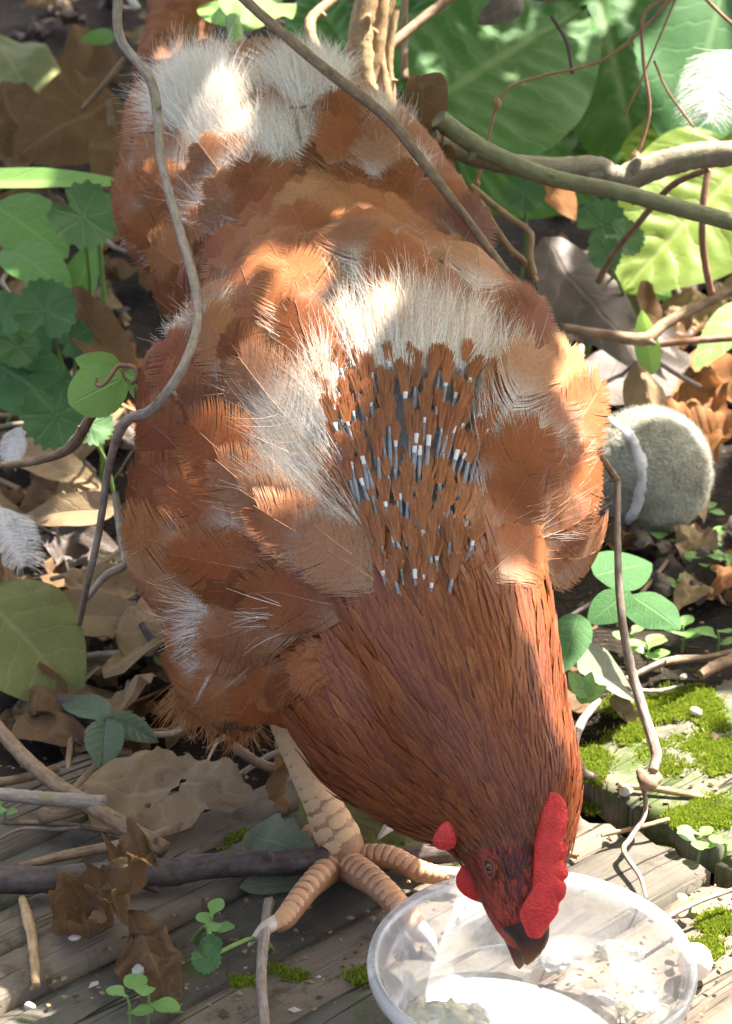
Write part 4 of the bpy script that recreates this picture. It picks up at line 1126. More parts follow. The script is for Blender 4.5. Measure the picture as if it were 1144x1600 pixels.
while placed < 235:
    x = rl.uniform(-.52, .52); y = rl.uniform(.86, 2.15)**1.0
    if rl.random() < .45: y = rl.uniform(.86, 1.5)
    p = Vector((x, y, soil_h(x, y))); px, py, d = proj(p)
    if not (-60 < px < 1200 and -40 < py < 1330): continue
    e2 = p.dot(E2); e1 = p.dot(E1)
    if py > 1000 and px > 850: continue
    if 230 < px < 880 and 140 < py < 1000: continue
    if py > 1230 and rl.random() < .6: continue
    ki = rl.randrange(8); o = link('litter_leaf', LM[ki])
    yaw = rl.uniform(0, 6.28); n_ = Vector((rl.gauss(0, .35), rl.gauss(-.2, .35), 1))
    orient(o, p+Vector((0, 0, rl.uniform(.004, .018))), Vector((math.cos(yaw), math.sin(yaw), rl.uniform(-.1, .3))), n_, rl.uniform(.45, 1.25))
    tag(o, 'small crumpled '+LCOL[ki]+' leaf in the litter '+where(px, py), 'leaf', 'dry leaves of the litter'); placed += 1

# --- big green leaves behind
def gl(pb, pt, wpx, mat, label, db, dt, nrm, name='green_leaf', shape='dock', **kw):
    a, b = at(*pb, db), at(*pt, dt); L = (b-a).length; W = wpx*((db+dt)/2)/FOC
    kw.setdefault('nx', 25); kw.setdefault('ny', 40)
    me = leaf_mesh(name, mat, L, W, shape, **kw); return leaf_at(name, me, pb, pt, db, dt, Vector(nrm), label)
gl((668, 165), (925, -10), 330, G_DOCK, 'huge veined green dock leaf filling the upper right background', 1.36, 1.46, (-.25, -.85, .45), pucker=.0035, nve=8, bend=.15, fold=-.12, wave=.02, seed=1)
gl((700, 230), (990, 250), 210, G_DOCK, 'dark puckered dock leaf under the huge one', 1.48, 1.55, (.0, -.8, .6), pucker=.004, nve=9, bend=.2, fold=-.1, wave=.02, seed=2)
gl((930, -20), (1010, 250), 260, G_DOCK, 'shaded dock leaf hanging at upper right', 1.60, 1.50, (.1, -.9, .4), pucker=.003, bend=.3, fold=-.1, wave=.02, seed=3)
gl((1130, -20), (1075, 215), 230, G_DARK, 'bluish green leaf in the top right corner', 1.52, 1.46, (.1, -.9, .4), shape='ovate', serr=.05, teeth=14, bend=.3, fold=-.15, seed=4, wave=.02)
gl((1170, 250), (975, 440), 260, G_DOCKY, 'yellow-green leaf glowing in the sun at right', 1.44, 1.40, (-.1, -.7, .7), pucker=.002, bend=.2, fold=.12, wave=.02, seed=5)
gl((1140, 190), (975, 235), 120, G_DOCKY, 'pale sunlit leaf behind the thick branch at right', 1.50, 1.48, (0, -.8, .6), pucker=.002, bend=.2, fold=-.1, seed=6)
gl((905, 420), (1050, 455), 80, G_MID, 'green leaf tip under the glowing yellow leaf', 1.46, 1.44, (0, -.6, .8), bend=.2, seed=7, nx=11, ny=16)
gl((560, 110), (480, -30), 170, G_MID, 'green leaf behind the straw stalks at the top', 1.50, 1.56, (.1, -.85, .5), pucker=.003, bend=.2, seed=8)
gl((640, 60), (575, -60), 150, G_DOCK, 'green leaf blade between the straw stalks', 1.50, 1.58, (.1, -.85, .5), pucker=.003, bend=.2, seed=18)
gl((366, 42), (450, -30), 110, G_LIGHT, 'bright green leaf on a pale stalk above the rump', 1.32, 1.40, (0, -.7, .7), shape='ovate', bend=.3, fold=.2, seed=9, nx=13, ny=20, wave=.03)
gl((366, 42), (310, -20), 60, G_LIGHT, 'small bright green leaf left of the pale stalk above the rump', 1.32, 1.38, (0, -.7, .7), shape='ovate', bend=.3, fold=.2, seed=10, nx=11, ny=16)
gl((1020, 585), (1008, 480), 42, G_LIGHT, 'bright green blade standing up above the ball', 1.30, 1.29, (-.4, -.9, .1), shape='ovate', bend=-.3, fold=.4, seed=11, nx=9, ny=16)
gl((1170, 475), (1088, 568), 60, G_LIGHT, 'bright sunlit leaf at the right edge above the ball', 1.36, 1.33, (-.2, -.8, .6), shape='ovate', bend=.2, fold=.3, seed=12, nx=9, ny=16)
gl((930, 900), (1025, 868), 84, G_DARK, 'smooth dark green leaf just below the ball', 1.12, 1.14, (0, -.5, .86), shape='ovate', bend=.3, fold=-.1, seed=13, nx=11, ny=16)
gl((985, 930), (1062, 972), 78, G_DARK, 'glossy dark leaf with sun flecks below the ball', 1.10, 1.08, (.1, -.4, .9), shape='ovate', bend=.3, fold=-.15, seed=14, nx=11, ny=16, wave=.02)
gl((985, 925), (920, 965), 66, G_DARK, 'dark leaf left of the sun-flecked one below the ball', 1.10, 1.09, (-.1, -.4, .9), shape='ovate', bend=.3, fold=-.15, seed=15, nx=11, ny=16)
gl((905, 960), (880, 1040), 60, G_DARK, 'dark leaf half hidden behind the neck feathers on the right', 1.08, 1.05, (.1, -.6, .8), shape='ovate', bend=.3, seed=16, nx=9, ny=14)
gl((920, 1090), (890, 1050), 30, G_SEED, 'pale sunlit rosette leaf beside the neck, left one', 1.0, 1.0, (-.1, -.6, .8), shape='ovate', seed=17, nx=7, ny=12)
gl((905, 1095), (948, 1070), 26, G_SEED, 'pale sunlit rosette leaf beside the neck, right one', 1.0, 1.0, (.1, -.6, .8), shape='ovate', seed=17, nx=7, ny=12)
gl((908, 1100), (925, 1050), 30, G_SEED, 'pale sunlit rosette leaf beside the neck, upright middle one', 1.0, 1.0, (0, -.9, .4), shape='ovate', seed=17, nx=7, ny=12)
# left bed
gl((-60, 285), (184, 268), 44, G_LIGHT, 'long narrow green strap leaf reaching in from the left', 1.30, 1.27, (.1, -.5, .85), shape='strap', bend=.2, fold=.25, seed=20, nx=9, ny=24)
gl((-10, 320), (100, 385), 120, G_MID, 'broad dark green leaf at the left edge under the strap leaf', 1.36, 1.33, (.1, -.6, .8), shape='ovate', bend=.3, fold=.1, seed=21, nx=13, ny=18, serr=.06, teeth=8)
gl((10, 385), (105, 440), 85, G_MID, 'green oval leaf above the round scalloped one', 1.34, 1.30, (.1, -.5, .85), shape='ovate', bend=.3, fold=.1, seed=22, nx=13, ny=18)
gl((110, 490), (150, 380), 60, G_MID, 'upright green blade behind the scalloped leaves', 1.32, 1.33, (-.3, -.9, .2), shape='ovate', bend=-.2, fold=.3, seed=23, nx=9, ny=16)
gl((-20, 560), (120, 640), 130, G_DARK, 'large dark leaf low in the left bed', 1.32, 1.28, (.1, -.6, .8), shape='ovate', bend=.3, fold=.1, seed=24, nx=13, ny=18)
gl((-10, 470), (60, 560), 120, G_DARK, 'dark leaf in shade at the left edge of the bed', 1.35, 1.30, (.1, -.6, .8), shape='ovate', bend=.3, fold=.1, seed=25, nx=13, ny=18)
gl((180, 55), (130, 60), 26, G_MID, 'small green leaf scrap beside the vine at top left', 1.6, 1.58, (0, -.9, .4), shape='ovate', seed=26, nx=7, ny=10)
def rleaf(px, py, rpx, d, nrm, label, rot=0.0, seed=0, lobes=9, mat=G_BLUE, scal=.10):
    me = round_mesh('scalloped_leaf', mat, px2m(rpx, d), lobes, scal, .55, .12, seed)
    o = link('scalloped_leaf', me); dd = RGT*math.sin(rot)+UPV*math.cos(rot)
    orient(o, at(px, py, d), dd, Vector(nrm)); tag(o, label, 'leaf')
    st = MB(); b = at(px, py, d); g_ = Vector((b.x+RND.uniform(-.03, .03), b.y+.03, soil_h(b.x, b.y)-.004))
    M = o.matrix_world.inverted(); tube(st, [M @ b, M @ ((b+g_)/2+Vector((.006, .01, .01))), M @ g_], [.0009, .0012], 6, 10); st.build('leaf_stalk', S_LIVE, o)
rleaf(130, 338, 62, 1.26, (.25, -.7, .65), 'blue-green scalloped leaf touching the rump at left', 2.2, 1)
rleaf(72, 485, 54, 1.26, (-.05, -.8, .55), 'round scalloped green leaf with a white speck at left', .2, 2)
rleaf(8, 490, 40, 1.28, (-.2, -.75, .6), 'scalloped green leaf cut by the left edge', .4, 3)
rleaf(88, 648, 62, 1.22, (0, -.6, .8), 'blue-green scalloped leaf under the light vine leaf', 2.9, 4, 11, scal=.14)
rleaf(115, 530, 34, 1.28, (.1, -.7, .7), 'small dark scalloped leaf behind the round one', 1.0, 5, mat=G_BLUE)
rleaf(140, 665, 42, 1.24, (.1, -.5, .85), 'toothed green leaf peeping below the blue-green one', 2.0, 6, 11, scal=.14)
rleaf(25, 540, 40, 1.30, (.0, -.6, .8), 'shaded scalloped leaf between the two round ones at left', 2.4, 7)
rleaf(322, 1497, 26, .90, (0, -.6, .8), 'small toothed green leaf on the boards, lower of its pair', 2.6, 8, 9)
rleaf(330, 1478, 20, .905, (.2, -.6, .8), 'small toothed green leaf on the boards, upper of its pair', .6, 9, 9)
rleaf(940, 350, 44, 1.36, (.1, -.7, .7), 'dark lobed leaf under the green stem at right', 1.0, 10, 8, G_BLUE)
rleaf(975, 372, 36, 1.34, (.3, -.7, .65), 'dark lobed leaf right of the other under the green stem', 2.0, 11, 8, G_BLUE)
rleaf(820, 300, 36, 1.40, (-.1, -.7, .7), 'small blue-green leaf in shade under the forked branch', 2.4, 12, 8, G_BLUE)
rleaf(945, 395, 30, 1.33, (.0, -.6, .8), 'dark leaf hanging below the pair under the green stem', 3.0, 13, 8, G_BLUE)
# vine leaf
me = leaf_mesh('vine_leaf', G_LIGHT, .034, .036, 'cordate', nx=13, ny=18, bend=.35, fold=-.12, seed=3, wave=.02, ragged=.12)
vl = leaf_at('vine_leaf', me, (193, 590), (112, 628), 1.00, .99, Vector((-.1, -.9, .4)), 'light green rounded vine leaf in front of the scalloped leaves')
for pb, pt, w, lb in [((195, 582), (230, 593), 16, 'tiny green leaf pointing right beside the vine tendril'), ((200, 592), (222, 632), 15, 'tiny green leaf pointing down beside the vine tendril'), ((190, 585), (118, 560), 50, 'second small green leaf half behind the vine leaf')]:
    a = leaf_mesh('vine_leaf', G_LIGHT, .012, px2m(w, 1.0)*1.0, 'ovate', nx=7, ny=10, fold=.4, bend=.2)
    L = (at(*pb, 1.002)-at(*pt, 1.0)).length; a = leaf_mesh('vine_leaf', G_LIGHT, L, px2m(w, 1.0), 'ovate', nx=7, ny=10, fold=.4, bend=.2)
    leaf_at('vine_leaf', a, pb, pt, 1.004, 1.0, Vector((0, -.9, .4)), lb)
# three-part bramble leaf
br = empty('bramble_leaf', gr(170, 1120, .01)); tag(br, 'three-part grey-green bramble leaf with purplish edges on the litter', 'leaf'); bro = br.location
for (pb, pt, w) in [((168, 1122), (90, 1075), 62), ((170, 1122), (250, 1155), 52), ((166, 1124), (160, 1198), 70)]:
    a, b = gr(*pb, .024), gr(*pt, .016); L = (b-a).length; me = leaf_mesh('leaflet', G_PURP, L, px2m(w, 1.02), 'ovate', nx=13, ny=26, serr=.13, teeth=11, bend=.25, fold=.18, pucker=.0009, nve=7)
    o = link('leaflet', me, br); d_ = (b-a).normalized(); n_ = Vector((0, -.4, .9)); n_ = (n_-d_*n_.dot(d_)).normalized()
    o.matrix_local = Matrix.Translation(a-bro) @ Matrix((d_.cross(n_), d_, n_)).transposed().to_4x4()
st = MB(); tube(st, [gr(168, 1122, .024)-bro, gr(215, 1140, .012)-bro, gr(262, 1140, .004)-bro], .0008, 6, 10); st.build('leaf_stalk', S_RED, br)
# seedlings
SLM = [leaf_mesh('leaflet', G_SEED, .010, .0075, 'spoon', nx=5, ny=8, fold=.15, bend=.3, seed=k) for k in range(3)]
def seedling(p, n, sc, label, seed, group=None):
    rg = random.Random(seed); r = empty('seedling', p); tag(r, label, 'seedling', group)
    st = MB(); h = .012*sc; tube(st, [(0, 0, -.004), (.001, 0, h*.5), (0, .001, h)], [.0007, .0005], 5, 6); st.build('stem', S_LIVE, r)
    for k in range(n):
        a = k*2.4+rg.uniform(-.4, .4); z = h*(.45+.55*k/max(1, n-1))
        d_ = Vector((math.cos(a), math.sin(a), rg.uniform(.1, .6))).normalized(); n_ = Vector((0, 0, 1)); n_ = (n_-d_*n_.dot(d_)).normalized()
        o = link('leaflet', SLM[rg.randrange(3)], r); o.matrix_local = Matrix.Translation((0, 0, z)) @ Matrix((d_.cross(n_), d_, n_)).transposed().to_4x4() @ Matrix.Scale(sc*rg.uniform(.75, 1.15), 4)
sd = [(1030, 862, 3, 1.2, 'seedling with round pale leaves directly under the ball'), (1010, 1030, 6, 1.2, 'leafy seedling beside the pale bare stem, right of the neck'), (1065, 1000, 5, 1.3, 'seedling with round leaves above the moss'),
      (985, 1010, 4, 1.1, 'sunlit seedling just left of the pale bare stem end'), (1100, 905, 6, 1.2, 'star-shaped seedling right of the dark leaves'), (1058, 925, 4, 1.0, 'small seedling between the dark leaves and the star-shaped one'),
      (1110, 850, 4, 1.0, 'small seedling at the lower right of the ball'), (1135, 920, 4, 1.2, 'seedling touching the right edge below the ball'), (1120, 1010, 3, 1.2, 'sunlit seedling at the right edge above the moss'),
      (1105, 790, 3, .9, 'tiny seedling in the dark at the right of the ball'), (1090, 1335, 5, .9, 'pale sunlit seedling on the corner of the boards at right'), (1075, 1425, 3, .6, 'tiny blue-green sprout in the crack right of the tub'),
      (1130, 1340, 3, .8, 'tiny sprout by the right edge near the board corner'), (1065, 1500, 3, .6, 'tiny sprout beside the cream-white ball'), (230, 1590, 3, 1.3, 'green sprout at the bottom left on the boards'), (200, 1600, 2, 1.1, 'pale round sprout leaf at the bottom left edge'),
      (50, 1245, 4, .9, 'tiny sprout beside the crossing sticks at left'), (5, 1285, 4, .9, 'tiny sprout cut by the left edge'), (55, 730, 2, 1.8, 'round two-leaved sprout under the curved stem'), (95, 840, 5, .9, 'feathery green sprout in the litter left of the vine'),
      (330, 1470, 4, 1.0, 'sprout between the shrivelled leaf and the thin twig'), (415, 1245, 4, .8, 'tiny bright sprout left of the shank'), (930, 600, 4, 1.6, 'green sprout between the wing and the ball'), (270, 1065, 3, 1.4, 'green sprout below the breast'), (640, 215, 2, .8, 'bright speck of green at the fork')]
for k, (px, py, n, sc, lb) in enumerate(sd):
    p = gr(px, py, .004) if py > 700 else gr(px, py, soil_h(0, 1.3)); p.z = max(soil_h(p.x, p.y), .003 if py > 1250 else -.02); seedling(p, n, sc, lb, 300+k)
# ------------------------------------------------------------------ stems, sticks and twigs
def stem(name, pts, rad, mat, label, cat='twig', seg=9, lump=.06, seed=0, knots=(), n=None, group=None):
    base = Vector(pts[0]); r = empty(name, base); tag(r, label, cat, group)
    P = [Vector(p)-base for p in pts]; mb = MB(); rad = [r_*(.80 if name in ('vine', 'twig', 'flower_stalk', 'tendril') else .92) for r_ in (rad if hasattr(rad, '__len__') else [rad, rad])]; tube(mb, P, rad, seg, n or 8*len(P), lump, seed); mb.build('shoot', mat, r)
    S = smooth_path(P, 60)
    for k, f in enumerate(knots):
        c = Vector(S[int(f*59)]); rr = (rad if not hasattr(rad, '__len__') else float(np.interp(f, np.linspace(0, 1, len(rad)), rad)))
        dv_ = Vector((math.cos(k*2.3+seed), -.5, math.sin(k*2.3+seed))).normalized()
        kb = MB(); tube(kb, [c-dv_*rr*.3, c+dv_*rr*.9, c+dv_*rr*1.9], [rr*.9, rr*.55, rr*.2], 7, 6, .12, k); kb.build('bud', mat, r)
    return r
def ob(px, py, off=.006, default=1.0): return onbody(px, py, off, default)
# the long vine hanging across the left of the hen
stem('vine', [at(184, -20, 1.06), at(188, 60, 1.055), at(238, 132, 1.04), at(252, 250, 1.02), at(278, 350, .985), at(301, 430, .950), at(310, 490, .918), at(300, 540, .902), at(276, 592, .893), at(238, 640, .90), at(195, 662, .915), at(170, 730, .945), at(155, 830, .965), at(135, 920, .99), gr(122, 990, .01)],
     [.0026, .0027, .0028, .0025, .0024, .0025, .0022, .0023, .0024, .0027, .0024, .0020, .0019, .0018, .0016], S_GREY, 'long grey vine stem running down over the left of the hen', 'vine', 10, .04, 1, (.17, .19, .60, .63), 150)
stem('vine', [ob(505, 128, .02, 1.08)]*0+[at(372, -10, 1.10), at(430, 42, 1.08), at(520, 118, 1.055), ob(600, 180, .024, 1.04), ob(655, 245, .024, 1.03), ob(705, 310, .022, 1.02), ob(750, 370, .022, 1.02), at(795, 430, .99)],
     [.0030, .0030, .0032, .0030, .0028, .0026, .0024, .0020], S_BRN, 'brown stem slanting across the right of the rump', 'vine', 9, .05, 2, (.3, .62))
# dry straw stalks behind the rump
stw = [([(575, -20), (563, 60), (572, 130), (585, 190)], .0062), ([(600, -20), (590, 70), (575, 140), (590, 200)], .0040), ([(612, -10), (590, 60), (600, 130), (612, 200)], .0038), ([(618, 10), (606, 90), (612, 150), (612, 240)], .0026), ([(560, 30), (556, 100), (580, 170), (600, 210)], .0045)]
lbs = ['thickest tan straw stalk of the bundle behind the rump', 'tan stalk twisting through the middle of the straw bundle', 'tan stalk rising right of the middle of the straw bundle', 'thin straight stalk at the right side of the straw bundle', 'tan stalk at the left side of the straw bundle']
for k, (p, r) in enumerate(stw):
    stem('straw_stalk', [at(x, y, 1.19+.012*k-.0001*i) for i, (x, y) in enumerate(p)], [r, r*1.1, r*.9, r], S_TAN, lbs[k], 'stalk', 9, .10, 20+k, (.3, .55))
stem('straw_stalk', [at(525, -5, 1.25), at(490, 25, 1.24), at(484, 45, 1.235), at(492, 70, 1.23), at(512, 95, 1.22)], [.0030, .0030, .0034, .0028, .0022], S_TAN, 'bent tan shoot hooking left of the straw bundle', 'stalk', 9, .08, 31, (.2,))
stem('twig', [at(633, -20, 1.28), at(632, 60, 1.27), at(633, 125, 1.26)], .0024, S_BRN, 'thin upright brown twig right of the straw bundle')
stem('twig', [at(712, -10, 1.27), at(660, 30, 1.26), at(600, 78, 1.24)], .0034, S_BRN, 'brown stem slanting up to the right in front of the huge leaf')
# branches at right
stem('branch', [at(672, 215, 1.12), at(760, 248, 1.14), at(850, 262, 1.15), at(930, 262, 1.16), at(965, 282, 1.16), at(1010, 265, 1.16), at(1080, 245, 1.16), at(1170, 238, 1.16)], [.0056, .0056, .0056, .0062, .0078, .0072, .0070, .0066], S_BARK, 'thick grey-brown branch crossing the right background', 'branch', 12, .05, 3, (.52, .60, .66), 90)
stem('branch', [at(685, 185, 1.10), at(740, 225, 1.11), at(800, 255, 1.115), at(870, 280, 1.12), at(960, 298, 1.12), at(1060, 325, 1.12), at(1165, 352, 1.12)], [.0050, .0050, .0046, .0044, .0042, .0044, .0046], S_GREEN, 'smooth olive-green stem running below the thick branch', 'branch', 12, .03, 4, (.2, .45))
stem('twig', [at(1110, 262, 1.2), at(1050, 290, 1.22), at(1005, 340, 1.24), at(960, 395, 1.26), at(935, 440, 1.28)], .0022, S_BRN, 'brown twig dropping behind the olive stem towards the dark leaf')
stem('twig', [at(1108, 255, 1.25), at(1098, 330, 1.25), at(1100, 400, 1.26), at(1112, 460, 1.27)], .0024, S_RED, 'dark reddish stalk in front of the glowing yellow leaf')
stem('twig', [at(1170, 440, 1.30), at(1100, 475, 1.29), at(1040, 505, 1.28), at(1005, 530, 1.27), at(940, 522, 1.265), at(878, 512, 1.26)], [.0030, .0034, .0040, .0046, .0034, .0030], S_BRN, 'brown twig running left from the right edge towards the wing', seed=6, knots=(.6,))
stem('twig', [at(1150, 528, 1.33), at(1080, 533, 1.33), at(1010, 540, 1.325)], .0024, S_RED, 'thin reddish twig under the brown one at right')
stem('twig', [at(1000, 545, 1.32), at(1050, 580, 1.31), at(1095, 605, 1.31)], .0018, S_GREY, 'thin grey twig slanting down over the leaf above the ball')
stem('twig', [at(907, 540, 1.15), at(905, 580, 1.14), at(906, 625, 1.13)], .0026, S_GREY, 'short grey twig standing beside the wing')
for k, (p, r, lb) in enumerate([([(735, 290), (790, 335), (825, 360), (830, 375), (828, 400), (835, 430)], .0022, 'wiry tan tendril bending down right of the rump'), ([(740, 300), (790, 380), (820, 410), (838, 440)], .0020, 'second tan tendril crossing behind the wiry one'),
        ([(680, 270), (720, 350), (760, 420), (800, 450)], .0024, 'straw-coloured stalk along the right side of the rump'), ([(690, 300), (730, 380), (790, 440), (850, 470)], .0022, 'lower straw-coloured stalk along the right side of the rump')]):
    stem('tendril', [at(x, y, 1.13+.004*k) for x, y in p], r, S_TAN, lb, 'tendril', 8, .06, 40+k, (.5,))
# fine dry flower stalks top right
stem('flower_stalk', [at(1055, -10, 1.18), at(1010, 40, 1.18), at(940, 95, 1.18), at(850, 118, 1.175), at(800, 135, 1.17), at(775, 170, 1.17), at(760, 230, 1.165), at(745, 285, 1.16)], [.0011, .0010, .0009, .0009, .0009, .0010, .0009, .0010], S_RED, 'hair-thin reddish flower stalk arching across the huge leaf', 'stalk', 6, .05, 50)
stem('flower_stalk', [at(1060, -10, 1.17), at(1008, 20, 1.17), at(1005, 90, 1.17), at(1015, 160, 1.17), at(1010, 200, 1.17), at(995, 245, 1.17)], .0011, S_RED, 'thin pale stalk hanging at upper right with a withered bud', 'stalk', 6, .05, 51)
stem('flower_stalk', [at(1055, 0, 1.18), at(1030, 60, 1.18), at(1000, 130, 1.18), at(975, 180, 1.18)], .0007, S_RED, 'finest reddish stalk crossing the hanging one', 'stalk', 6, .05, 52)
stem('flower_stalk', [at(1022, 95, 1.18), at(1045, 145, 1.18), at(1085, 200, 1.18)], .0008, S_RED, 'fine stalk curving right in front of the shaded leaf', 'stalk', 6, .05, 53)
stem('flower_stalk', [at(1100, -5, 1.2), at(1130, 25, 1.2), at(1165, 55, 1.2)], .0012, S_RED, 'reddish stalk across the top right corner', 'stalk', 6, .05, 54)
stem('flower_stalk', [at(862, 25, 1.3), at(885, 65, 1.3), at(895, 115, 1.3)], .0013, S_DARK, 'dark stalk lying on the huge leaf', 'stalk', 6, .05, 55)
for px, py, d, r, lb in [(777, 162, 1.168, .0021, 'tan seed bud on the bend of the thin flower stalk'), (745, 288, 1.16, .0018, 'pale bud at the foot of the thin flower stalk'), (993, 248, 1.17, .0026, 'withered pink bud hanging in front of the thick branch')]:
    mb = MB(); tube(mb, [(0, 0, r*1.6), (0, 0, r*.6), (0, 0, -r*.6), (0, 0, -r*1.6)], [r*.25, r, r*.9, r*.15], 9, 12, .05, 3); o = mb.build('seed_bud', S_TAN); o.location = at(px, py, d); tag(o, lb, 'bud')
# left stems
stem('twig', [at(-20, 728, 1.08), at(40, 724, 1.08), at(95, 708, 1.07), at(118, 690, 1.06), at(140, 655, 1.05), at(150, 640, 1.04)], [.0018, .0022, .0028, .0034, .0028, .0022], S_BRN, 'curved brown stem carrying the vine leaf, from the left edge', seed=8, knots=(.68,))
stem('tendril', [at(205, 572, .985), at(185, 572, .985), at(172, 590, .984), at(160, 602, .984), at(150, 600, .985), at(152, 590, .985)], [.0012, .0012, .0011, .001, .0009, .0007], S_RED, 'curled reddish tendril on the vine leaf', 'tendril', 7)
stem('tendril', [at(200, 570, .985), at(212, 576, .984), at(214, 590, .984), at(205, 600, .985)], .0012, S_RED, 'short reddish tendril hooking right of the vine leaf', 'tendril', 7)
stem('tendril', [gr(122, 985, .012), gr(140, 975, .016), gr(165, 975, .018), gr(165, 990, .016), gr(130, 992, .012)], .0013, S_GREY, 'looped grey tendril at the foot of the vine', 'tendril', 7)
stem('twig', [at(180, 770, 1.08), at(190, 840, 1.07), at(195, 880, 1.06), at(165, 900, 1.055), at(135, 935, 1.05)], [.0020, .0026, .0026, .0022, .0018], S_GREY, 'grey forked twig hugging the left flank', seed=9, knots=(.5,))
stem('twig', [gr(190, 858, .03), gr(150, 885, .03), gr(80, 905, .02)], .0016, S_BRN, 'thin twig crossing behind the vine at left')
stem('twig', [gr(110, 1028, .012), gr(170, 1022, .014), gr(245, 1018, .016)], .0021, S_GREY, 'straight grey twig pointing at the breast from the left')
stem('twig', [gr(222, 975, .03), gr(260, 1035, .018), gr(290, 1085, .010)], .0026, S_DARK, 'dark twig slanting down beside the breast')
stem('twig', [gr(290, 1100, .012), gr(280, 1140, .010), gr(240, 1148, .014), gr(205, 1140, .016)], .0018, S_GREY, 'curved grey twig joining the three-part leaf')
stem('grass_stalk', [at(165, 505, 1.30), at(160, 440, 1.29), at(155, 380, 1.28)], .0016, S_LIVE, 'upright green stalk right of the scalloped leaves', 'stalk')
stem('green_stalk', [at(375, 110, 1.28), at(370, 70, 1.28), at(364, 30, 1.30)], .0046, S_LIVE, 'thick pale green stalk rising behind the rump', 'stalk')
stem('twig', [at(195, 90, 1.44), at(165, 130, 1.44), at(130, 170, 1.45)], .0022, S_BRN, 'brown twig in front of the folded leaf at upper left')
stem('twig', [at(170, 155, 1.42), at(175, 200, 1.42)], .0022, S_BRN, 'short kinked twig left of the vine at the top')
stem('twig', [at(203, -5, 1.5), at(215, 14, 1.5)], .0032, simple('bleached_wood', (.6, .55, .48), .7), 'bleached stub of wood at the top beside the vine')
rb = stem('rusty_bark_strip', [at(300, -30, 1.42), at(285, 30, 1.40), at(262, 80, 1.38), at(245, 125, 1.36)], [.024, .022, .018, .016], S_RUST, 'rust-red bark column behind the rump at top left', 'bark', 14, .10, 11)
stem('rump_twig', [ob(462, 170, .006, 1.06), ob(465, 200, .008, 1.06), ob(472, 245, .004, 1.06)], .0009, S_GREY, 'thin grey sprig lying on the rump feathers', 'twig', 6, .08)
stem('rump_twig', [ob(452, 168, .008, 1.06), ob(478, 166, .008, 1.06), ob(512, 142, .010, 1.06)], .0008, S_GREY, 'thin cross-piece of the sprig on the rump', 'twig', 6, .08)
# ground sticks, lower left
stem('stick', [gr(-40, 1372, .012), gr(60, 1375, .014), gr(160, 1368, .014), gr(250, 1365, .014), gr(340, 1352, .014), gr(445, 1348, .014), gr(510, 1342, .013)], [.0058, .0060, .0056, .0062, .0056, .0054, .0060], S_DARK, 'thick dark stick lying across the boards towards the foot', 'stick', 12, .05, 12, (.45, .8), 70)
stem('stick', [gr(560, 1352, .006), gr(640, 1340, .010), gr(720, 1330, .012)], [.0050, .0050, .0046], S_DARK, 'dark stick continuing behind the toes to the ear lobe', 'stick', 10, .05, 13)
stem('stick', [gr(-20, 1120, .02), gr(50, 1195, .022), gr(110, 1240, .022), gr(185, 1285, .020), gr(258, 1328, .014)], [.0034, .0036, .0036, .0038, .0040], S_BRN, 'brown peeled stick slanting down to the right at left', 'stick', 10, .05, 14, (.95,))
stem('stick', [gr(-30, 1238, .022), gr(70, 1248, .024), gr(165, 1254, .024)], [.0030, .0034, .0034], S_GREY, 'grey stick crossing over the brown peeled one', 'stick', 10, .06, 15)
stem('stick', [gr(30, 1355, .012), gr(110, 1335, .014), gr(200, 1318, .016), gr(300, 1288, .010)], [.0018, .0024, .0026, .0022], S_BRN, 'thin brown stick just behind the thick dark one', 'stick', 9, .06, 16)
stem('stick', [gr(66, 1275, .012), gr(90, 1274, .014), gr(140, 1262, .014)], [.0042, .0024, .0020], S_BRN, 'short brown stick with a knobbed end at left', 'stick', 9, .06, 17)
stem('stick', [gr(-20, 1225, .010), gr(40, 1215, .010), gr(90, 1200, .008)], .0022, S_BRN, 'short brown twig at the left edge above the grey stick', 'stick', 8)
stem('stick', [gr(35, 1405, .010), gr(45, 1440, .012), gr(52, 1480, .012), gr(57, 1540, .009)], [.0018, .0026, .0022, .0018], S_TAN, 'pale sunlit twig standing on the boards at lower left', 'stick', 9, .10, 18)
stem('stick', [gr(421, 1410, .012), gr(411, 1480, .013), gr(409, 1540, .012), gr(416, 1610, .010)], [.0026, .0024, .0022, .0020], S_GREY, 'thin grey twig lying under the claw, pointing at the viewer', 'stick', 9, .05, 19)
stem('twig', [gr(365, 1165, .02), gr(400, 1190, .016), gr(440, 1205, .012)], .0028, S_BRN, 'brown twig running in behind the shank from the left')
# right side
stem('vine', [at(905, 640, 1.06), at(925, 690, 1.06), at(965, 752, 1.055)], [.0014, .0017, .0022], S_BRN, 'thin brown stem bending down in front of the ball', 'vine', 8, .05, 60, (.98,))
stem('vine', [at(965, 752, 1.055), at(965, 850, 1.045), at(970, 950, 1.035), at(985, 1040, 1.03), at(1008, 1120, 1.02), at(1025, 1175, 1.01), at(1020, 1205, 1.005)], [.0018, .0020, .0022, .0026, .0028, .0030, .0026], S_GREY, 'pale bare stem hanging down right of the neck over the moss', 'vine', 10, .05, 61, (.97,), 80)
stem('twig', [gr(1025, 1215, .02), gr(1012, 1225, .03), gr(1000, 1205, .03)], [.0034, .0040, .0022], S_BRN, 'stubby woody end of the hanging stem on the moss', lump=.15)
stem('twig', [gr(935, 1095, .02), gr(908, 1130, .025), gr(898, 1170, .025), gr(912, 1205, .018), gr(930, 1213, .012)], [.0020, .0026, .0024, .0020, .0016], S_GREY, 'curved grey twig bowing round the neck on the moss', seed=62)
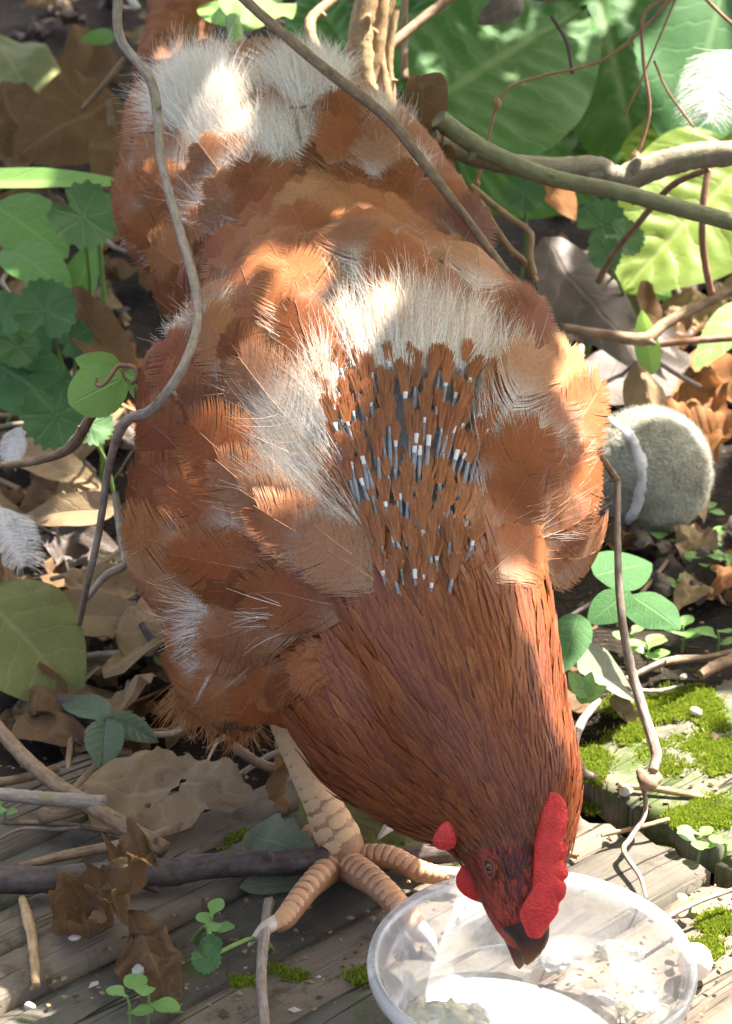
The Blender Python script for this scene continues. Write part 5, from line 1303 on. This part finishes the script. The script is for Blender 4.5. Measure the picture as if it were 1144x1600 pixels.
stem('twig', [gr(1005, 1225, .02), gr(1008, 1270, .016), gr(985, 1310, .014), gr(975, 1330, .013), gr(1000, 1370, .012), gr(1010, 1405, .011)], [.0014, .0013, .0014, .0014, .0012, .0009], S_GREY, 'thin bent twig trailing from the moss onto the boards')
stem('twig', [gr(940, 1305, .012), gr(1000, 1292, .013), gr(1045, 1280, .012)], .0012, S_TAN, 'fine straw lying across the board joint at right')
stem('twig', [gr(1040, 1035, .014), gr(1100, 1028, .014), gr(1160, 1015, .014)], .0018, S_BRN, 'brown twig above the moss at the right edge')
stem('twig', [gr(1095, 1055, .014), gr(1120, 1040, .016), gr(1160, 1025, .016)], [.003, .0036, .003], S_BRN, 'knobbly brown twig end at the right edge', lump=.14)
stem('twig', [gr(1000, 930, .01), gr(1040, 880, .012), gr(1065, 840, .012)], .0014, S_BRN, 'thin twig under the seedlings right of the dark leaf')
stem('twig', [gr(1030, 1440, .016), gr(1090, 1410, .014), gr(1160, 1385, .014)], .0012, S_GREY, 'thin grey twig above the cream-white ball')

# many thin twigs and straws of the litter
TWM = []
for k in range(6):
    mb = MB(); rg = random.Random(70+k); tube(mb, [(-.03, rg.uniform(-.004, .004), 0), (-.01, rg.uniform(-.005, .005), .002), (.012, rg.uniform(-.005, .005), .001), (.03, rg.uniform(-.006, .006), 0)], [.0011, .0014, .0012, .0008], 6, 12, .1, k); TWM.append(mb.mesh('litter_twig', [S_BRN, S_GREY, S_TAN, S_DARK][k % 4]))
rt = random.Random(5); c_ = 0
while c_ < 70:
    x, y = rt.uniform(-.4, .4), rt.uniform(.84, 1.7); p = Vector((x, y, max(soil_h(x, y), -.004)+rt.uniform(.004, .014))); px, py, d = proj(p)
    if not (0 < px < 1144 and 0 < py < 1330) or (240 < px < 880 and 150 < py < 1050): continue
    o = link('litter_twig', TWM[rt.randrange(6)]); o.location = p; o.rotation_euler = (0, rt.gauss(0, .12), rt.uniform(0, 6.28)); o.scale = [rt.uniform(.5, 1.3)]*3
    tag(o, 'thin short twig lying loose in the litter '+where(px, py), 'twig', 'short twigs of the litter'); c_ += 1

# loose feathers
def loose(pb, pt, wpx, db, dt, nrm, label, seed):
    a = at(*pb, db) if not isinstance(db, str) else gr(*pb, float(db)); b = at(*pt, dt) if not isinstance(dt, str) else gr(*pt, float(dt))
    rg = np.random.default_rng(seed); n = Vector(nrm).normalized(); mb = MB(); L = (b-a).length
    s_ = (b-a).cross(n).normalized()
    pts = [a.lerp(b, f)-a+s_*L*.06*math.sin(f*3.1)+n*L*.05*math.sin(f*3) for f in np.linspace(0, 1, 7)]
    feather(mb, pts, [n]*7, L, wpx*(a-CAM).length/FOC, 150, (.88, .86, .83), (.8, .78, .75), rg, 1.3, 1, .2, .3, seg=3, quill=(.8, .77, .7))
    o = mb.build('loose_feather', M_DOWN); o.location = a; tag(o, label, 'feather')
loose((0, 790), (45, 895), 90, '.045', '.018', (0, -.7, .7), 'wispy white feather fallen in the litter at left', 1)
loose((35, 665), (15, 730), 40, 1.22, 1.22, (0, -.8, .5), 'small white tuft of down on the tan leaf at left', 2)
loose((1150, 75), (1105, 205), 110, 1.22, 1.20, (-.2, -.9, .3), 'white downy feather caught at the right edge near the top', 3)
M_CRUMB = simple('pale_crumb', (.48, .44, .37), .8, .2)

# ------------------------------------------------------------------ moss and crumbs
def board_z(x, y):
    p = Vector((x, y, 0)); a, b = p.dot(E1), p.dot(E2)
    if .672 < a < .86 and .395 < b < .51: return .006
    if .674 < a < .90 and .5125 < b < .60: return .010
    if a < .66 and b < .66: return .004
    return max(soil_h(x, y), -.002)
mo = MB(); rm = np.random.default_rng(8); R_, D_, N_, L_, C_ = [], [], [], [], []
patches = [(1060, 1110, 75, 45), (1100, 1180, 60, 50), (1000, 1090, 60, 30), (960, 1150, 50, 40), (930, 1210, 40, 40), (1040, 1200, 50, 30), (1080, 1300, 50, 25), (1120, 1280, 40, 30), (900, 1180, 25, 60), (340, 1300, 45, 14), (355, 1325, 22, 10), (300, 1310, 25, 16), (385, 1270, 22, 12),
           (460, 1520, 26, 8), (560, 1520, 40, 10), (590, 1545, 25, 8), (430, 1515, 16, 8), (1100, 1480, 40, 25), (1120, 1440, 30, 20), (1075, 1065, 60, 15), (380, 1530, 20, 8)]
for px0, py0, rx, ry in patches:
    nn = int(rx*ry*1.7)+60
    for k in range(nn):
        a, r = rm.uniform(0, 6.28), math.sqrt(rm.random())
        p = gr(px0+rx*r*math.cos(a), py0+ry*r*math.sin(a), .005)
        dens = .7*nz(p.x*60, p.y*60, 3)+.35*nz(p.x*190, p.y*190, 7)+rm.normal(0, .16)
        if dens < -.18+.60*r*r: continue
        z = board_z(p.x, p.y); h = .0006+.0016*max(0, dens)
        for j in range(4):
            q = (p.x+rm.normal(0, .0012), p.y+rm.normal(0, .0012), z+h*rm.uniform(0, .7)-.001)
            d_ = np.array((rm.normal(0, .5), rm.normal(0, .5), 1)); d_ /= np.linalg.norm(d_)
            R_.append(q); D_.append(d_); N_.append((rm.normal(), -1, 0)); L_.append(rm.uniform(.0010, .0026)); g = rm.random()
            C_.append(np.array((.12, .18, .015))*(1-g)+np.array((.30, .36, .04))*g)
strands(mo, R_, D_, N_, L_, C_, rm, w=.00055, seg=2, lift=.1, wav=.3, base_lift=0)
tag(mo.build('moss', M_MOSS), 'bright green moss tufts on the boards', kind='stuff')
cr = MB(); rc = np.random.default_rng(2)
for k in range(2200):
    px, py = rc.uniform(-20, 1164), rc.uniform(700, 1600); p = gr(px, py, 0); z = board_z(p.x, p.y); s = rc.uniform(.0004, .0013)*(1 if rc.random() < .95 else 1.8)
    c = np.array((p.x, p.y, z+s*.4)); v = rc.normal(0, 1, (6, 3)); v = np.array([(1, 0, 0), (-1, 0, 0), (0, 1.6, 0), (0, -1.6, 0), (0, 0, .6), (0, 0, -.6)])+v*.25
    a = rc.uniform(0, 6.28); Rz = np.array([[math.cos(a), -math.sin(a), 0], [math.sin(a), math.cos(a), 0], [0, 0, 1]])
    g = rc.random(); col = np.array((.09, .06, .035)) if g < .55 else (np.array((.25, .18, .10)) if g < .965 else np.array((.42, .37, .30)))
    cr.add(v @ Rz.T*s+c, tris=[(0, 2, 4), (2, 1, 4), (1, 3, 4), (3, 0, 4), (2, 0, 5), (1, 2, 5), (3, 1, 5), (0, 3, 5)], col=col)
def crumb_mat():
    t = NT('litter_crumb'); return t.out(t.principled(t.attr(), .85, .2))
tag(cr.build('litter_crumbs', crumb_mat(), smooth=False), 'crumbs of soil, bark and leaf scattered on boards and soil', kind='stuff')
for k, (px, py, lb) in enumerate([(978, 1237, 'white crumb beside the thin twig on the moss'), (1087, 1112, 'pale chip on the moss at right'), (117, 1465, 'white speck on the boards by the shrivelled leaf'), (217, 1515, 'pale chip below the shrivelled leaf'), (47, 1572, 'white speck at the lower left on the boards'), (1068, 1057, 'tan chip above the moss')]):
    chunk('crumb', gr(px, py, .012), .0030 if k in (0, 1, 3) else .002, 90+k, M_CRUMB, (1.2, .8, .6), lb, 'crumb', frag=.3, sub=2)
# ------------------------------------------------------------------ out-of-view leaves added overhead to dapple the sun and dim the sky
LIT = [(700, 1520, .02, .030), (650, 1500, .02, .028), (640, 1560, .02, .03), (690, 1570, .02, .025), (740, 1560, .02, .02), (620, 1410, .01, .026), (655, 1375, .012, .020), (735, 1385, .05, .014), (30, 1500, .005, .020), (100, 1345, .01, .022), (185, 1335, .01, .018), (330, 1300, .005, .030), (370, 1230, .02, .020), (420, 1340, .01, .015), (560, 1570, .005, .035), (510, 1580, .005, .022),
       (990, 1400, .005, .030), (1060, 1400, .005, .030), (950, 1350, .005, .020), (1000, 1170, .01, .028), (950, 1110, .01, .026), (930, 1060, .01, .020), (1010, 1120, .01, .02), (1100, 1300, .01, .026), (1000, 1010, .012, .015), (1015, 945, .02, .014), (975, 1090, .02, .022), (1130, 1480, .005, .025), (1080, 1590, .005, .03),
       (240, 1400, .006, .013), (130, 1480, .01, .008), (215, 1170, .01, .010), (500, 1250, .05, .010), (900, 1500, .02, .010), (950, 1460, .02, .02), (1000, 1540, .02, .012), (590, 1385, .012, .015), (20, 1560, .005, .02), (60, 1480, .005, .02), (1020, 1180, .02, .02), (440, 1080, .01, .01), (265, 1235, .02, .010)]
LITP = [(gr(a, b, z), r) for a, b, z, r in LIT]
LITP = [(p, r, .85) for p, r in LITP if BVH.ray_cast(p, SUN)[0] is None]; print('lit spots', len(LITP), len(LIT))
LITP += [(p, r, .85) for p, r in [(BC+Vector((-.008, .012, .032)), .017), (BC+Vector((.034, .006, .012)), .014), (at(1085, 300, 1.43), .06), (at(1050, 380, 1.42), .05), (at(1120, 540, 1.35), .025), (at(1010, 215, 1.48), .03), (at(1125, 140, 1.21), .016), (at(600, 60, 1.21), .045), (at(590, 150, 1.20), .035), (at(500, 60, 1.23), .02),
         (at(200, 470, 1.06), .012), (at(20, 287, 1.29), .012), (at(420, 10, 1.36), .03), (at(1150, 240, 1.16), .02), (at(1040, 245, 1.16), .015)]]
LITP += [(p, r, .45) for p, r in [(ob(530, 375, 0), .009), (ob(435, 455, 0), .010), (ob(350, 505, 0), .005), (at(335, 110, 1.13), .008)]]
bush = empty('added_shade_bush', (-.1, 2.0, 0)); tag(bush, 'unseen leafy bush added overhead to shade and dapple the scene', 'bush'); BOFF = -Vector(bush.location)
rb_ = random.Random(31); lv = MB()
tpl = leaf_mesh('t', None, 1.0, .62, 'ovate', nx=3, ny=5, fold=.12, bend=.3)
tv = np.array([tuple(v.co) for v in tpl.vertices]); tq = np.array([tuple(p.vertices) for p in tpl.polygons]); tu = np.array([(0, 0)]*len(tv))
bpy.data.meshes.remove(tpl)
def blocked(c, rad):
    for p, r, kf in LITP:
        k = (c-p).dot(SUN)
        if k > .05:
            q = c-(p+SUN*k)
            if q.length < r+rad*kf: return True
    return False
NL = 0
while NL < 22200:
    gx, gy = (rb_.uniform(-.75, .75), rb_.uniform(-.1, 2.2)) if NL < 17000 else (rb_.uniform(-.55, -.10), rb_.uniform(1.25, 1.95)) if NL < 19000 else (rb_.uniform(-.36, .16), rb_.uniform(.50, 1.20))          # where its shadow falls on the soil
    H = rb_.uniform(.62, 1.0); c = Vector((gx, gy, 0))+SUN*(H/SUN.z)
    L = rb_.uniform(.026, .055); d = Vector((rb_.gauss(0, 1), rb_.gauss(0, 1), rb_.gauss(0, .4))).normalized()
    n = (SUN+Vector((rb_.gauss(0, .5), rb_.gauss(0, .5), rb_.gauss(0, .5)))).normalized(); n = (n-d*n.dot(d)).normalized(); s = d.cross(n)
    NL += 1
    if gx < -.28 and gy < 1.15 and rb_.random() < .6: continue
    if blocked(c, L*.5): continue  # gaps left in the added leaves so sun reaches the chosen spots
    M = np.array([tuple(s), tuple(d), tuple(n)]).T
    lv.add((tv-np.array((0, .5, 0)))*L @ M.T+np.array(tuple(c+BOFF)), tq)
o = lv.build('shade_foliage', G_MID, bush); tag(o, kind='stuff')
for k in range(9):  # stems of the added bush
    mb = MB(); a = Vector((rb_.uniform(-.5, .4), rb_.uniform(2.1, 2.4), -.02)); b = Vector((rb_.uniform(-.6, .4), rb_.uniform(1.0, 1.9), rb_.uniform(.95, 1.25)))
    m = a.lerp(b, .5)+Vector((0, .25, .35)); tube(mb, [a+BOFF, m+BOFF, b+BOFF], [.010, .007, .003], 8, 18, .05, k); mb.build('branch', S_BRN, bush)
